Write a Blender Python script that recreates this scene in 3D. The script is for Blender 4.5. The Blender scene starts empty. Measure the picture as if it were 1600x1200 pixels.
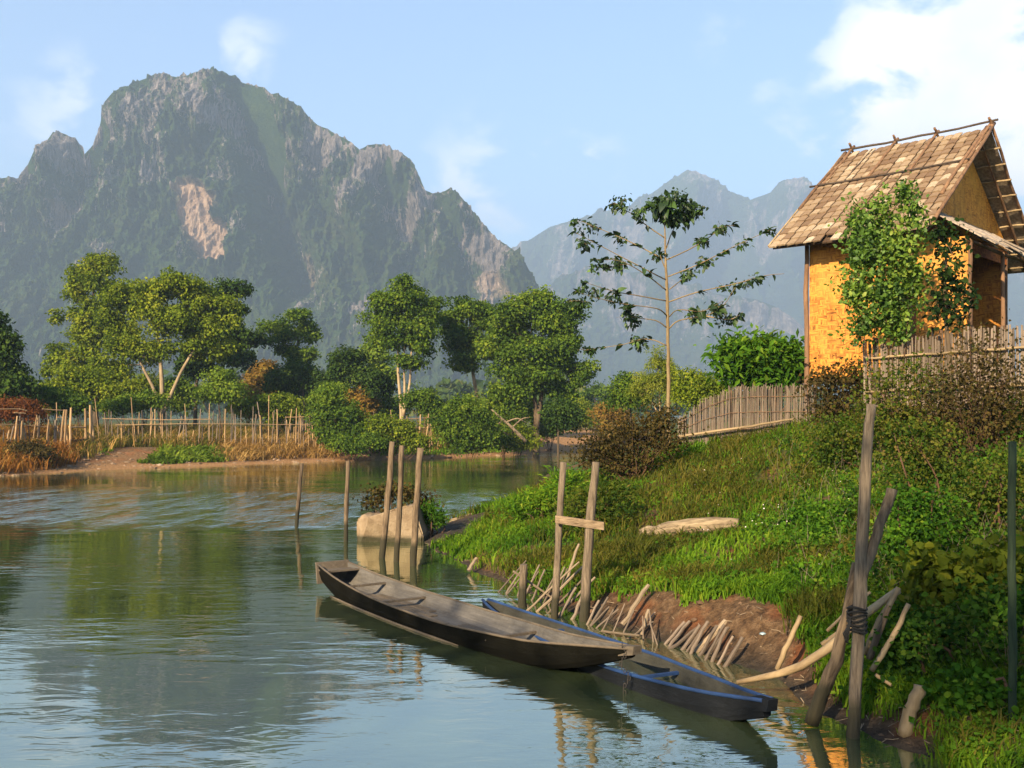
import bpy, math
import numpy as np
from mathutils import Vector, Matrix, Euler

# ------------------------------------------------------------------ camera, sky, sun
CAM_H = 2.35
FOC = 1600.0            # focal length in photo pixels (1600 wide)
HOR = 650.0             # photo row of the eye level
scene = bpy.context.scene
COL = scene.collection

cam_data = bpy.data.cameras.new('camera')
cam_data.sensor_width = 36.0
cam_data.lens = 36.0
cam_data.clip_start = 0.1
cam_data.clip_end = 20000
cam_data.shift_y = 50.0 / 1600.0
cam = bpy.data.objects.new('camera', cam_data)
cam.location = (0, 0, CAM_H)
cam.rotation_euler = (math.radians(90), 0, 0)
COL.objects.link(cam)
scene.camera = cam

SUN_AZ = Vector((-0.50, -0.866, 0)).normalized()
SUN_EL = math.radians(27)
SUN_DIR = Vector((SUN_AZ.x * math.cos(SUN_EL), SUN_AZ.y * math.cos(SUN_EL), math.sin(SUN_EL)))

world = bpy.data.worlds.new('World')
scene.world = world
world.use_nodes = True


def build_world():
    nt = world.node_tree
    N, L = nt.nodes, nt.links
    for n in list(N):
        N.remove(n)
    out = N.new('ShaderNodeOutputWorld')
    bg = N.new('ShaderNodeBackground')
    bg.inputs['Strength'].default_value = 0.115
    sky = N.new('ShaderNodeTexSky')
    sky.sky_type = 'NISHITA'
    sky.sun_disc = False
    sky.sun_elevation = SUN_EL
    sky.sun_rotation = math.atan2(SUN_AZ.x, SUN_AZ.y)
    sky.altitude = 250
    sky.air_density = 1.0
    sky.dust_density = 0.9
    sky.ozone_density = 3.0
    tc = N.new('ShaderNodeTexCoord')
    # cumulus banks: soft angular blobs broken up by noise, and sparse cloud noise all round
    blobs = [(1390, 105, .10, 1.25), (1540, 70, .13, 1.35), (1500, 180, .14, 1.35), (1620, 140, .17, 1.4), (1390, 190, .09, 1.1),
             (1700, 60, .18, 1.3), (1800, 200, .19, 1.3), (1270, 230, .09, .52), (755, 290, .09, .58), (715, 285, .07, .50), (910, 262, .06, .55), (850, 250, .06, .45),
             (120, 165, .07, .52), (375, 92, .06, .54), (85, 195, .06, .45), (300, 118, .05, .45),
             (1150, 65, .05, .34), (1190, 140, .05, .34)]
    acc = None
    for (px, py, r, w) in blobs:
        d = Vector(((px - 800) / FOC, 1.0, -(py - HOR) / FOC)).normalized()
        vm = N.new('ShaderNodeVectorMath'); vm.operation = 'DISTANCE'
        L.new(tc.outputs['Generated'], vm.inputs[0])
        vm.inputs[1].default_value = d
        mr = N.new('ShaderNodeMapRange'); mr.interpolation_type = 'SMOOTHSTEP'
        mr.inputs['From Min'].default_value = 0.0
        mr.inputs['From Max'].default_value = r
        mr.inputs['To Min'].default_value = w
        mr.inputs['To Max'].default_value = 0.0
        L.new(vm.outputs['Value'], mr.inputs['Value'])
        if acc is None:
            acc = mr.outputs[0]
        else:
            mx = N.new('ShaderNodeMath'); mx.operation = 'MAXIMUM'
            L.new(acc, mx.inputs[0]); L.new(mr.outputs[0], mx.inputs[1])
            acc = mx.outputs[0]
    n1 = N.new('ShaderNodeTexNoise')
    n1.inputs['Scale'].default_value = 13
    n1.inputs['Detail'].default_value = 7
    n1.inputs['Roughness'].default_value = 0.56
    n1.inputs['Distortion'].default_value = 0.25
    mp0 = N.new('ShaderNodeMapping'); mp0.inputs['Scale'].default_value = (1, 1, 1.5)
    L.new(tc.outputs['Generated'], mp0.inputs['Vector']); L.new(mp0.outputs[0], n1.inputs['Vector'])
    n2 = N.new('ShaderNodeTexNoise')
    n2.inputs['Scale'].default_value = 2.4
    n2.inputs['Detail'].default_value = 2
    L.new(tc.outputs['Generated'], n2.inputs['Vector'])
    sparse = N.new('ShaderNodeMapRange'); sparse.interpolation_type = 'SMOOTHSTEP'
    sparse.inputs['From Min'].default_value = 0.56
    sparse.inputs['From Max'].default_value = 0.8
    sparse.inputs['To Max'].default_value = 0.5
    L.new(n2.outputs['Fac'], sparse.inputs['Value'])
    mx = N.new('ShaderNodeMath'); mx.operation = 'MAXIMUM'
    L.new(acc, mx.inputs[0]); L.new(sparse.outputs[0], mx.inputs[1])
    # density = smoothstep(mask + (noise - .5) * k)
    ad = N.new('ShaderNodeMath'); ad.operation = 'MULTIPLY_ADD'
    L.new(n1.outputs['Fac'], ad.inputs[0]); ad.inputs[1].default_value = 4.2
    L.new(mx.outputs[0], ad.inputs[2])
    den = N.new('ShaderNodeMapRange'); den.interpolation_type = 'SMOOTHSTEP'
    den.inputs['From Min'].default_value = 2.45
    den.inputs['From Max'].default_value = 3.15
    den.inputs['To Max'].default_value = 0.93
    L.new(ad.outputs[0], den.inputs['Value'])
    lim = N.new('ShaderNodeMath'); lim.operation = 'MULTIPLY'; lim.use_clamp = True
    L.new(mx.outputs[0], lim.inputs[0]); lim.inputs[1].default_value = 1.05
    dm = N.new('ShaderNodeMath'); dm.operation = 'MULTIPLY'
    L.new(den.outputs[0], dm.inputs[0]); L.new(lim.outputs[0], dm.inputs[1])
    n3 = N.new('ShaderNodeTexNoise')
    n3.inputs['Scale'].default_value = 9
    n3.inputs['Detail'].default_value = 5
    mp = N.new('ShaderNodeMapping'); mp.inputs['Location'].default_value = (0.03, 0, 0.05)
    L.new(tc.outputs['Generated'], mp.inputs['Vector']); L.new(mp.outputs[0], n3.inputs['Vector'])
    cr = N.new('ShaderNodeValToRGB')
    cr.color_ramp.elements[0].position = 0.36; cr.color_ramp.elements[0].color = (5.6, 5.6, 6.3, 1)
    cr.color_ramp.elements[1].position = 0.58; cr.color_ramp.elements[1].color = (7.6, 7.0, 6.6, 1)
    L.new(n3.outputs['Fac'], cr.inputs['Fac'])
    mix = N.new('ShaderNodeMixRGB')
    L.new(dm.outputs[0], mix.inputs['Fac'])
    L.new(sky.outputs[0], mix.inputs['Color1'])
    L.new(cr.outputs[0], mix.inputs['Color2'])
    L.new(mix.outputs[0], bg.inputs['Color'])
    L.new(bg.outputs[0], out.inputs['Surface'])


build_world()

sun_data = bpy.data.lights.new('sun', 'SUN')
sun_data.energy = 5.0
sun_data.angle = math.radians(0.6)
sun_data.color = (1.0, 0.80, 0.54)
sun = bpy.data.objects.new('sun', sun_data)
sun.rotation_euler = (-SUN_DIR).to_track_quat('-Z', 'Y').to_euler()
sun.location = (-20, -30, 40)
COL.objects.link(sun)

vs = scene.view_settings
vs.view_transform = 'Standard'
vs.look = 'None'
vs.gamma = 1
vs.use_curve_mapping = False
vs.exposure = 1.38

cy = scene.cycles
cy.max_bounces = 5
cy.diffuse_bounces = 3
cy.glossy_bounces = 3
cy.transmission_bounces = 3
cy.volume_bounces = 0
cy.transparent_max_bounces = 6
cy.caustics_reflective = False
cy.caustics_refractive = False
cy.sample_clamp_indirect = 6
cy.use_denoising = True

RNG = np.random.default_rng(11)


def P(px, py, d):
    """the point at distance d (metres ahead) that the photograph shows at this place"""
    return Vector(((px - 800) / FOC * d, d, CAM_H - (py - HOR) / FOC * d))


# ------------------------------------------------------------------ noise
_perm = np.random.default_rng(5).permutation(512)
_perm = np.concatenate([_perm, _perm, _perm])


def _hash(ix, iy, iz=0):
    return _perm[(_perm[(_perm[ix & 511] + iy) & 511] + iz) & 511]


def vnoise(x, y):
    x = np.asarray(x, float); y = np.asarray(y, float)
    ix = np.floor(x).astype(int); iy = np.floor(y).astype(int)
    fx = x - ix; fy = y - iy
    u = fx * fx * fx * (fx * (fx * 6 - 15) + 10); v = fy * fy * fy * (fy * (fy * 6 - 15) + 10)

    def g(a, b):
        h = _hash(a, b) * (2 * np.pi / 512)
        return np.cos(h), np.sin(h)
    def dot(a, b, dx, dy):
        c, s = g(a, b)
        return c * dx + s * dy
    n00 = dot(ix, iy, fx, fy); n10 = dot(ix + 1, iy, fx - 1, fy)
    n01 = dot(ix, iy + 1, fx, fy - 1); n11 = dot(ix + 1, iy + 1, fx - 1, fy - 1)
    return (n00 * (1 - u) + n10 * u) * (1 - v) + (n01 * (1 - u) + n11 * u) * v


def fbm(x, y, o=4, lac=2.03, gain=0.5):
    t = 0; a = 1.0
    for i in range(o):
        t = t + a * vnoise(x + 13.7 * i, y - 7.1 * i)
        x = x * lac; y = y * lac; a *= gain
    return t


def ridged(x, y, o=4, gain=0.5):
    t = 0; a = 1.0; s = 0
    for i in range(o):
        t = t + a * (1 - np.abs(vnoise(x + 31.3 * i, y + 11.9 * i)) * 2.2); s += a
        x = x * 2.07; y = y * 2.07; a *= gain
    return t / s


def worley(x, y):
    x = np.asarray(x, float); y = np.asarray(y, float)
    ix = np.floor(x).astype(int); iy = np.floor(y).astype(int)
    best = np.full(x.shape, 9.0); bid = np.zeros(x.shape)
    for dx in (-1, 0, 1):
        for dy in (-1, 0, 1):
            h = _hash(ix + dx, iy + dy); h2 = _hash(ix + dx + 77, iy + dy + 191)
            cx = ix + dx + h / 512.0; cyy = iy + dy + h2 / 512.0
            d = np.hypot(x - cx, y - cyy)
            m = d < best
            best = np.where(m, d, best); bid = np.where(m, h / 512.0, bid)
    return best, bid


def sstep(a, b, x):
    t = np.clip((np.asarray(x, float) - a) / (b - a), 0, 1)
    return t * t * (3 - 2 * t)


# ------------------------------------------------------------------ mesh helpers
def mesh_np(name, V, F, mats, attrs=None, smooth=False, mat_index=None):
    """F: array (m,k) of one face size, or list of such arrays"""
    V = np.asarray(V, dtype=np.float32)
    Fs = [np.asarray(f, dtype=np.int32) for f in (F if isinstance(F, list) else [F])]
    Fs = [f for f in Fs if len(f)]
    me = bpy.data.meshes.new(name)
    me.vertices.add(len(V)); me.vertices.foreach_set('co', V.ravel())
    loops = np.concatenate([f.ravel() for f in Fs])
    tot = np.concatenate([np.full(len(f), f.shape[1], np.int32) for f in Fs])
    start = np.concatenate([[0], np.cumsum(tot)[:-1]]).astype(np.int32)
    me.loops.add(len(loops)); me.loops.foreach_set('vertex_index', loops)
    me.polygons.add(len(tot)); me.polygons.foreach_set('loop_start', start)
    if mat_index is not None:
        me.polygons.foreach_set('material_index', np.asarray(mat_index, np.int32))
    for m in (mats if isinstance(mats, (list, tuple)) else [mats]):
        me.materials.append(m)
    if attrs:
        for k, (dom, arr) in attrs.items():
            a = me.attributes.new(k, 'FLOAT', dom)
            a.data.foreach_set('value', np.asarray(arr, np.float32))
    me.update(calc_edges=True)
    me.polygons.foreach_set('use_smooth', np.full(len(tot), smooth))
    me.validate()
    return me


def link(name, me, parent=None, loc=(0, 0, 0)):
    o = bpy.data.objects.new(name, me)
    COL.objects.link(o)
    o.location = loc
    if parent is not None:
        o.parent = parent
    return o


def tag(o, label=None, cat=None, group=None, kind=None):
    if label: o['label'] = label
    if cat: o['category'] = cat
    if group: o['group'] = group
    if kind: o['kind'] = kind
    return o


def thing(name, loc, label, cat, group=None):
    o = bpy.data.objects.new(name, None)
    o.empty_display_size = 0.2
    COL.objects.link(o)
    o.location = loc
    return tag(o, label, cat, group)


def part(name, parent, V, F, mats, base=None, **kw):
    """mesh given in world coordinates, hung under parent (parent chain must be unrotated)"""
    V = np.asarray(V, float)
    b = np.array(base if base is not None else wloc(parent))
    return link(name, mesh_np(name, V - b, F, mats, **kw), parent)


def wloc(o):
    v = Vector((0, 0, 0))
    while o is not None:
        v += o.location
        o = o.parent
    return tuple(v)


def tube(pts, radii, n=8, cap=True, wob=0.0, rng=None, twist=0.0):
    """tapered tube along a polyline -> V, F(quads), F(tris)"""
    pts = [Vector(p) for p in pts]
    m = len(pts)
    V = []; up = None
    for i in range(m):
        t = (pts[min(i + 1, m - 1)] - pts[max(i - 1, 0)]).normalized()
        if up is None:
            up = t.orthogonal().normalized()
        up = (up - t * up.dot(t)).normalized()
        b = t.cross(up)
        r = radii[i] if hasattr(radii, '__len__') else radii
        for k in range(n):
            a = 2 * math.pi * k / n + twist * i
            rr = r * (1 + (wob * rng.normal() if wob else 0))
            V.append(pts[i] + (up * math.cos(a) + b * math.sin(a)) * rr)
    Q = []
    for i in range(m - 1):
        for k in range(n):
            Q.append((i * n + k, i * n + (k + 1) % n, (i + 1) * n + (k + 1) % n, (i + 1) * n + k))
    T = []
    if cap:
        c0 = len(V); V.append(pts[0]); V.append(pts[-1])
        for k in range(n):
            T.append((c0, (k + 1) % n, k))
            T.append((c0 + 1, (m - 1) * n + k, (m - 1) * n + (k + 1) % n))
    return np.array([tuple(v) for v in V]), np.array(Q), np.array(T).reshape(-1, 3)


class MB:
    """collects pieces into one mesh"""
    def __init__(s):
        s.V = []; s.Q = []; s.T = []; s.n = 0
    def add(s, V, Q=None, T=None):
        s.V.append(np.asarray(V, float))
        if Q is not None and len(Q): s.Q.append(np.asarray(Q) + s.n)
        if T is not None and len(T): s.T.append(np.asarray(T) + s.n)
        s.n += len(V)
    def tube(s, *a, **k):
        s.add(*tube(*a, **k))
    def hexa(s, c):
        """8 corners: bottom ring 0-3, top ring 4-7"""
        s.add(c, [(3, 2, 1, 0), (4, 5, 6, 7), (0, 1, 5, 4), (1, 2, 6, 5), (2, 3, 7, 6), (3, 0, 4, 7)])
    def get(s):
        V = np.concatenate(s.V)
        F = []
        if s.Q: F.append(np.concatenate(s.Q))
        if s.T: F.append(np.concatenate(s.T))
        return V, F


def smooth_path(pts, sub=4):
    """Catmull-Rom through the points"""
    pts = [Vector(p) for p in pts]
    if len(pts) < 3:
        return [pts[0].lerp(pts[-1], i / sub) for i in range(sub + 1)]
    ext = [pts[0] * 2 - pts[1]] + pts + [pts[-1] * 2 - pts[-2]]
    out = []
    for i in range(1, len(ext) - 2):
        p0, p1, p2, p3 = ext[i - 1:i + 3]
        for k in range(sub):
            t = k / sub
            out.append(0.5 * ((2 * p1) + (p2 - p0) * t + (2 * p0 - 5 * p1 + 4 * p2 - p3) * t * t + (3 * p1 - p0 - 3 * p2 + p3) * t ** 3))
    out.append(pts[-1])
    return out


# ------------------------------------------------------------------ materials
def new_mat(name):
    m = bpy.data.materials.new(name)
    m.use_nodes = True
    nt = m.node_tree
    for n in list(nt.nodes):
        nt.nodes.remove(n)
    out = nt.nodes.new('ShaderNodeOutputMaterial')
    return m, nt, out


def ramp(nt, fac, stops):
    cr = nt.nodes.new('ShaderNodeValToRGB')
    e = cr.color_ramp.elements
    while len(e) < len(stops):
        e.new(0.5)
    for i, (p, c) in enumerate(stops):
        e[i].position = p; e[i].color = (*c, 1)
    nt.links.new(fac, cr.inputs['Fac'])
    return cr.outputs[0]


def noise_node(nt, scale, detail=4, rough=0.55, vec=None, mapscale=None, coord='Object', dist=0.0):
    if vec is None:
        tc = nt.nodes.new('ShaderNodeTexCoord'); vec = tc.outputs[coord]
    if mapscale:
        mp = nt.nodes.new('ShaderNodeMapping'); mp.inputs['Scale'].default_value = mapscale
        nt.links.new(vec, mp.inputs['Vector']); vec = mp.outputs[0]
    n = nt.nodes.new('ShaderNodeTexNoise')
    n.inputs['Scale'].default_value = scale
    n.inputs['Detail'].default_value = detail
    n.inputs['Roughness'].default_value = rough
    n.inputs['Distortion'].default_value = dist
    nt.links.new(vec, n.inputs['Vector'])
    return n.outputs['Fac']


def math_node(nt, op, a, b=None, c=None, clamp=False):
    n = nt.nodes.new('ShaderNodeMath'); n.operation = op; n.use_clamp = clamp
    for i, x in enumerate((a, b, c)):
        if x is None: continue
        if isinstance(x, (int, float)): n.inputs[i].default_value = x
        else: nt.links.new(x, n.inputs[i])
    return n.outputs[0]


def mix_col(nt, fac, a, b, mode='MIX'):
    n = nt.nodes.new('ShaderNodeMixRGB'); n.blend_type = mode
    for i, x in enumerate((fac, a, b)):
        if isinstance(x, (int, float)): n.inputs[i].default_value = x
        elif isinstance(x, tuple): n.inputs[i].default_value = (*x, 1)
        else: nt.links.new(x, n.inputs[i])
    return n.outputs[0]


def attr_node(nt, name):
    a = nt.nodes.new('ShaderNodeAttribute'); a.attribute_name = name
    return a.outputs['Fac']


def principled(nt, out, col, rough=0.8, bump=None, bump_d=0.01, spec=0.3, bump_s=1.0):
    b = nt.nodes.new('ShaderNodeBsdfPrincipled')
    if isinstance(col, tuple): b.inputs['Base Color'].default_value = (*col, 1)
    else: nt.links.new(col, b.inputs['Base Color'])
    b.inputs['Roughness'].default_value = rough
    b.inputs['Specular IOR Level'].default_value = spec
    if bump is not None:
        bn = nt.nodes.new('ShaderNodeBump'); bn.inputs['Distance'].default_value = bump_d
        bn.inputs['Strength'].default_value = bump_s
        nt.links.new(bump, bn.inputs['Height']); nt.links.new(bn.outputs[0], b.inputs['Normal'])
    nt.links.new(b.outputs[0], out.inputs['Surface'])
    return b


def leaf_mat(name, cols, trans=0.42, gloss=0.0):
    """leaf colours picked per leaf by the face attribute var"""
    m, nt, out = new_mat(name)
    n = len(cols)
    c = ramp(nt, attr_node(nt, 'var'), [(i / (n - 1), cols[i]) for i in range(n)])
    d = nt.nodes.new('ShaderNodeBsdfDiffuse'); nt.links.new(c, d.inputs[0])
    t = nt.nodes.new('ShaderNodeBsdfTranslucent')
    nt.links.new(mix_col(nt, 1.0, c, (1.0, 1.0, 0.45), 'MULTIPLY'), t.inputs[0])
    ms = nt.nodes.new('ShaderNodeMixShader'); ms.inputs[0].default_value = trans
    nt.links.new(d.outputs[0], ms.inputs[1]); nt.links.new(t.outputs[0], ms.inputs[2])
    last = ms
    if gloss:
        g = nt.nodes.new('ShaderNodeBsdfGlossy'); g.inputs['Roughness'].default_value = 0.55
        g.inputs[0].default_value = (1, 1, 1, 1)
        m2 = nt.nodes.new('ShaderNodeMixShader'); m2.inputs[0].default_value = gloss
        nt.links.new(ms.outputs[0], m2.inputs[1]); nt.links.new(g.outputs[0], m2.inputs[2])
        last = m2
    nt.links.new(last.outputs[0], out.inputs['Surface'])
    return m


def wood_mat(name, c1, c2, scale=(42, 42, 4.0), bump_d=0.006, rough=0.85, wet=None, rnd=0.25):
    """grain runs along the object's z; wet = dark algae band up to that world height"""
    m, nt, out = new_mat(name)
    n1 = noise_node(nt, 1.0, 6, 0.65, mapscale=scale)
    n2 = noise_node(nt, 2.2, 4, 0.6)
    c = ramp(nt, n1, [(0.34, c1), (0.64, c2)])
    c = mix_col(nt, math_node(nt, 'MULTIPLY', n2, 0.6), c, tuple(x * 0.55 for x in c1))
    oi = nt.nodes.new('ShaderNodeObjectInfo')
    v = math_node(nt, 'MULTIPLY_ADD', oi.outputs['Random'], rnd * 2, 1 - rnd)
    hsv = nt.nodes.new('ShaderNodeHueSaturation'); nt.links.new(v, hsv.inputs['Value']); nt.links.new(c, hsv.inputs['Color'])
    c = hsv.outputs[0]
    if wet is not None:
        g = nt.nodes.new('ShaderNodeNewGeometry'); sx = nt.nodes.new('ShaderNodeSeparateXYZ')
        nt.links.new(g.outputs['Position'], sx.inputs[0])
        h = math_node(nt, 'MULTIPLY_ADD', n2, 0.22, -0.11)
        h = math_node(nt, 'ADD', sx.outputs['Z'], h)
        mr = nt.nodes.new('ShaderNodeMapRange')
        mr.inputs['From Min'].default_value = wet; mr.inputs['From Max'].default_value = wet + 0.1
        mr.inputs['To Min'].default_value = 0.88; mr.inputs['To Max'].default_value = 0.0
        nt.links.new(h, mr.inputs['Value'])
        c = mix_col(nt, mr.outputs[0], c, (0.018, 0.018, 0.009))
    principled(nt, out, c, rough, n1, bump_d, 0.2)
    return m


G = {}
G['tree_olive'] = leaf_mat('leaf_olive', [(.042, .068, .008), (.095, .138, .012), (.170, .210, .018), (.26, .27, .026)])
G['tree_green'] = leaf_mat('leaf_green', [(.026, .052, .010), (.060, .108, .014), (.110, .168, .018), (.18, .22, .024)])
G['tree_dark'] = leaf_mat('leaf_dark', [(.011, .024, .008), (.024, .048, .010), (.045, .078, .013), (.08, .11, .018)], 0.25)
G['tree_lime'] = leaf_mat('leaf_lime', [(.05, .09, .012), (.10, .16, .018), (.16, .22, .025), (.22, .26, .03)])
G['tree_rust'] = leaf_mat('leaf_rust', [(.10, .06, .015), (.17, .10, .02), (.24, .15, .03), (.12, .11, .02)])
G['shrub_red'] = leaf_mat('leaf_red', [(.06, .020, .010), (.11, .038, .014), (.17, .065, .02), (.10, .055, .02)])
G['shrub_brown'] = leaf_mat('leaf_brown', [(.022, .020, .008), (.045, .036, .012), (.075, .052, .016), (.045, .06, .014)], 0.25)
G['bank_leaf'] = leaf_mat('leaf_bank', [(.020, .056, .008), (.045, .115, .010), (.085, .175, .014), (.15, .21, .02)])
G['bank_dark'] = leaf_mat('leaf_bank_dark', [(.011, .032, .007), (.024, .062, .009), (.045, .095, .011), (.075, .12, .014)], 0.28)
G['bank_yellow'] = leaf_mat('leaf_bank_yellow', [(.05, .07, .010), (.09, .12, .012), (.15, .16, .015), (.10, .13, .014)])
G['bank_mix'] = leaf_mat('leaf_bank_mix', [(.018, .045, .008), (.050, .085, .012), (.10, .115, .015), (.15, .10, .035)])
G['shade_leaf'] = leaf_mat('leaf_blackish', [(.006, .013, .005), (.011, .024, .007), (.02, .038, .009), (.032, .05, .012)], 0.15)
G['hut_bush'] = leaf_mat('leaf_hut_bush', [(.032, .075, .010), (.070, .140, .014), (.125, .205, .02), (.24, .29, .04)], 0.38, 0.015)
G['young_leaf'] = leaf_mat('leaf_young', [(.012, .028, .008), (.022, .05, .010), (.05, .10, .014), (.14, .24, .025)], 0.3, 0.02)
G['bamboo_leaf'] = leaf_mat('leaf_bamboo', [(.07, .10, .015), (.13, .17, .02), (.20, .22, .03), (.24, .24, .04)])
G['grass'] = leaf_mat('grass_green', [(.040, .100, .010), (.085, .175, .013), (.145, .245, .016), (.24, .27, .03)], 0.45, 0)
G['grass_olive'] = leaf_mat('grass_olive', [(.035, .05, .010), (.075, .085, .014), (.13, .115, .022), (.18, .14, .03)], 0.4, 0)
G['straw'] = leaf_mat('grass_straw', [(.16, .085, .025), (.26, .15, .045), (.36, .23, .08), (.20, .13, .04)], 0.3, 0)
G['rust_grass'] = leaf_mat('grass_rust', [(.10, .04, .012), (.18, .075, .018), (.26, .12, .03), (.12, .10, .02)], 0.3, 0)
G['forest'] = leaf_mat('leaf_forest', [(.02, .042, .013), (.035, .06, .016), (.06, .085, .02), (.11, .095, .03)], 0.2, 0)

W_POST = wood_mat('post_wood', (.050, .034, .020), (.19, .135, .080), wet=0.30, bump_d=.012)
W_BANKPOST = wood_mat('weathered_post', (.065, .048, .032), (.235, .18, .118), wet=0.22, bump_d=.012)
W_BAMBOO = wood_mat('bamboo_pole', (.15, .10, .05), (.34, .25, .135), scale=(8, 8, 2.5), bump_d=0.003, rough=0.6)
W_STAKE = wood_mat('stake_bamboo', (.10, .072, .045), (.28, .215, .14), scale=(10, 10, 2.5), bump_d=0.003, rnd=0.35)
W_REED = wood_mat('old_reed', (.075, .056, .040), (.24, .185, .135), scale=(12, 12, 3), bump_d=.002, rnd=.45)
W_FARSTAKE = wood_mat('sunny_stake', (.24, .14, .062), (.44, .30, .155), scale=(8, 8, 2), bump_d=0.003, rnd=0.3)
W_TRUNK = wood_mat('bark_pale', (.17, .12, .065), (.38, .29, .17), scale=(6, 6, 1.2), bump_d=0.02)
W_TRUNKD = wood_mat('bark_dark', (.05, .035, .02), (.12, .085, .05), scale=(6, 6, 1.2), bump_d=0.02)
W_YOUNG = wood_mat('bark_young', (.13, .09, .045), (.27, .20, .10), scale=(16, 16, 3), bump_d=0.003)
W_TWIG = wood_mat('twig_brown', (.05, .028, .016), (.12, .065, .035), scale=(12, 12, 3), bump_d=0.002)
W_ROOFPOLE = wood_mat('roof_pole', (.10, .055, .03), (.22, .125, .065), scale=(12, 12, 2), bump_d=0.004)
W_DARKPOLE = wood_mat('dark_pole', (.03, .022, .016), (.07, .05, .035), scale=(12, 12, 2), bump_d=0.004)
W_DRIFT = wood_mat('driftwood', (.08, .056, .032), (.29, .22, .13), scale=(22, 22, 4), bump_d=0.012)

# ------------------------------------------------------------------ the lie of the land
NEAR_SHORE = [(-8000, -230), (-120, -52), (-55, -17), (-24, -6), (-9, -1.5), (-1.5, 0.9), (2.2, 1.9), (4.3, 3.4), (4.1, 5.3), (3.2, 6.6), (2.62, 7.25), (2.42, 7.9), (2.40, 8.7), (2.22, 9.5), (1.75, 10.4),
              (1.18, 11.35), (0.66, 12.3), (0.05, 14.0), (-0.62, 15.6), (-1.15, 17.3), (-1.62, 18.7), (-1.95, 19.8), (-1.75, 21.6), (-1.15, 23.2),
              (-0.55, 25.2), (0.05, 28.0), (0.66, 33.5), (1.35, 41), (2.6, 48), (7, 55), (18, 60), (60, 66), (8000, 90)]
NEAR_POLY = NEAR_SHORE + [(8000, -230)]
FAR_SHORE = [(-8000, -160), (-90, -32), (-48, 9), (-31, 28), (-24, 36.2), (-19.9, 39.8), (-18.6, 42.4), (-17.0, 45.2), (-13.6, 48.2), (-10.4, 51.8), (-6.9, 55.0),
             (-2.9, 57.8), (0, 60.6), (2.6, 65.5), (5.5, 69), (14, 73), (40, 79), (120, 88), (8000, 110)]
FAR_POLY = FAR_SHORE + [(8000, 12000), (-8000, 12000)]


def sdist(x, y, poly, shore):
    """signed distance to the shore line, positive on land"""
    x = np.asarray(x, float); y = np.asarray(y, float)
    best = np.full(x.shape, 1e9)
    for (a, b) in zip(shore[:-1], shore[1:]):
        dx, dy = b[0] - a[0], b[1] - a[1]
        t = np.clip(((x - a[0]) * dx + (y - a[1]) * dy) / (dx * dx + dy * dy), 0, 1)
        best = np.minimum(best, np.hypot(x - a[0] - t * dx, y - a[1] - t * dy))
    ins = np.zeros(x.shape, bool)
    n = len(poly)
    for i in range(n):
        x0, y0 = poly[i]; x1, y1 = poly[(i + 1) % n]
        c = ((y0 > y) != (y1 > y))
        with np.errstate(divide='ignore', invalid='ignore'):
            xi = x0 + (y - y0) * (x1 - x0) / (y1 - y0 if y1 != y0 else 1e-9)
        ins ^= c & (x < xi)
    return np.where(ins, best, -best)


def heights(x, y):
    """ground height, and the near/far shore distances"""
    x = np.asarray(x, float); y = np.asarray(y, float)
    wob = 0.16 * fbm(x * 0.9, y * 0.9, 3)
    sn = sdist(x, y, NEAR_POLY, NEAR_SHORE) + wob * (y < 40)
    sf = sdist(x, y, FAR_POLY, FAR_SHORE) + 0.6 * fbm(x * 0.25, y * 0.25, 3)
    # near bank: small eroded step, then a grassy slope, flattening at the hut
    cut = np.exp(-((y - 10.5) / 1.7) ** 2)                    # bare eroded stretch
    spit = np.exp(-(((x + 1.6) / 1.4) ** 2 + ((y - 20.2) / 2.4) ** 2))
    step = 0.14 + 0.26 * cut
    hn = step * sstep(0.0, 0.5, sn) + (0.19 + 0.11 * sstep(11, 17, y)) * np.clip(sn - 0.25, 0, 7.0) + 0.09 * np.clip(sn - 7.25, 0, 6)
    hn = hn + 0.45 * sstep(2.5, 6.0, sn) * np.exp(-((y - 9) / 5.0) ** 2)
    hn = hn * (1 - 0.62 * spit * sstep(2.6, 0.6, sn))
    hn = hn + (0.05 * fbm(x * 0.8, y * 0.8, 3)) * sstep(0.1, 1.2, sn) + (0.035 * fbm(x * 2.7, y * 2.7, 3) + .02 * fbm(x * 7, y * 7, 2)) * sstep(0.03, .3, sn)
    hn = np.where(sn > 0, np.minimum(hn, 2.25 + 0.1 * fbm(x * .3, y * .3, 2)), -np.minimum(0.55 * -sn, 1.3))
    hf = 0.16 * sstep(0, 1.2, sf) + 0.62 * sstep(0.8, 4.5, sf) + 0.35 * sstep(5, 14, sf)
    hf = hf + (0.16 * fbm(x * 0.35, y * 0.35, 3) + 0.05 * fbm(x * 1.3, y * 1.3, 2)) * sstep(0.6, 4, sf)
    hf = np.where(sf > 0, hf, -np.minimum(0.3 * -sf, 1.3))
    return np.maximum(hn, hf), sn, sf


def gz(x, y):
    return float(heights(np.array([x]), np.array([y]))[0][0])


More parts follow.
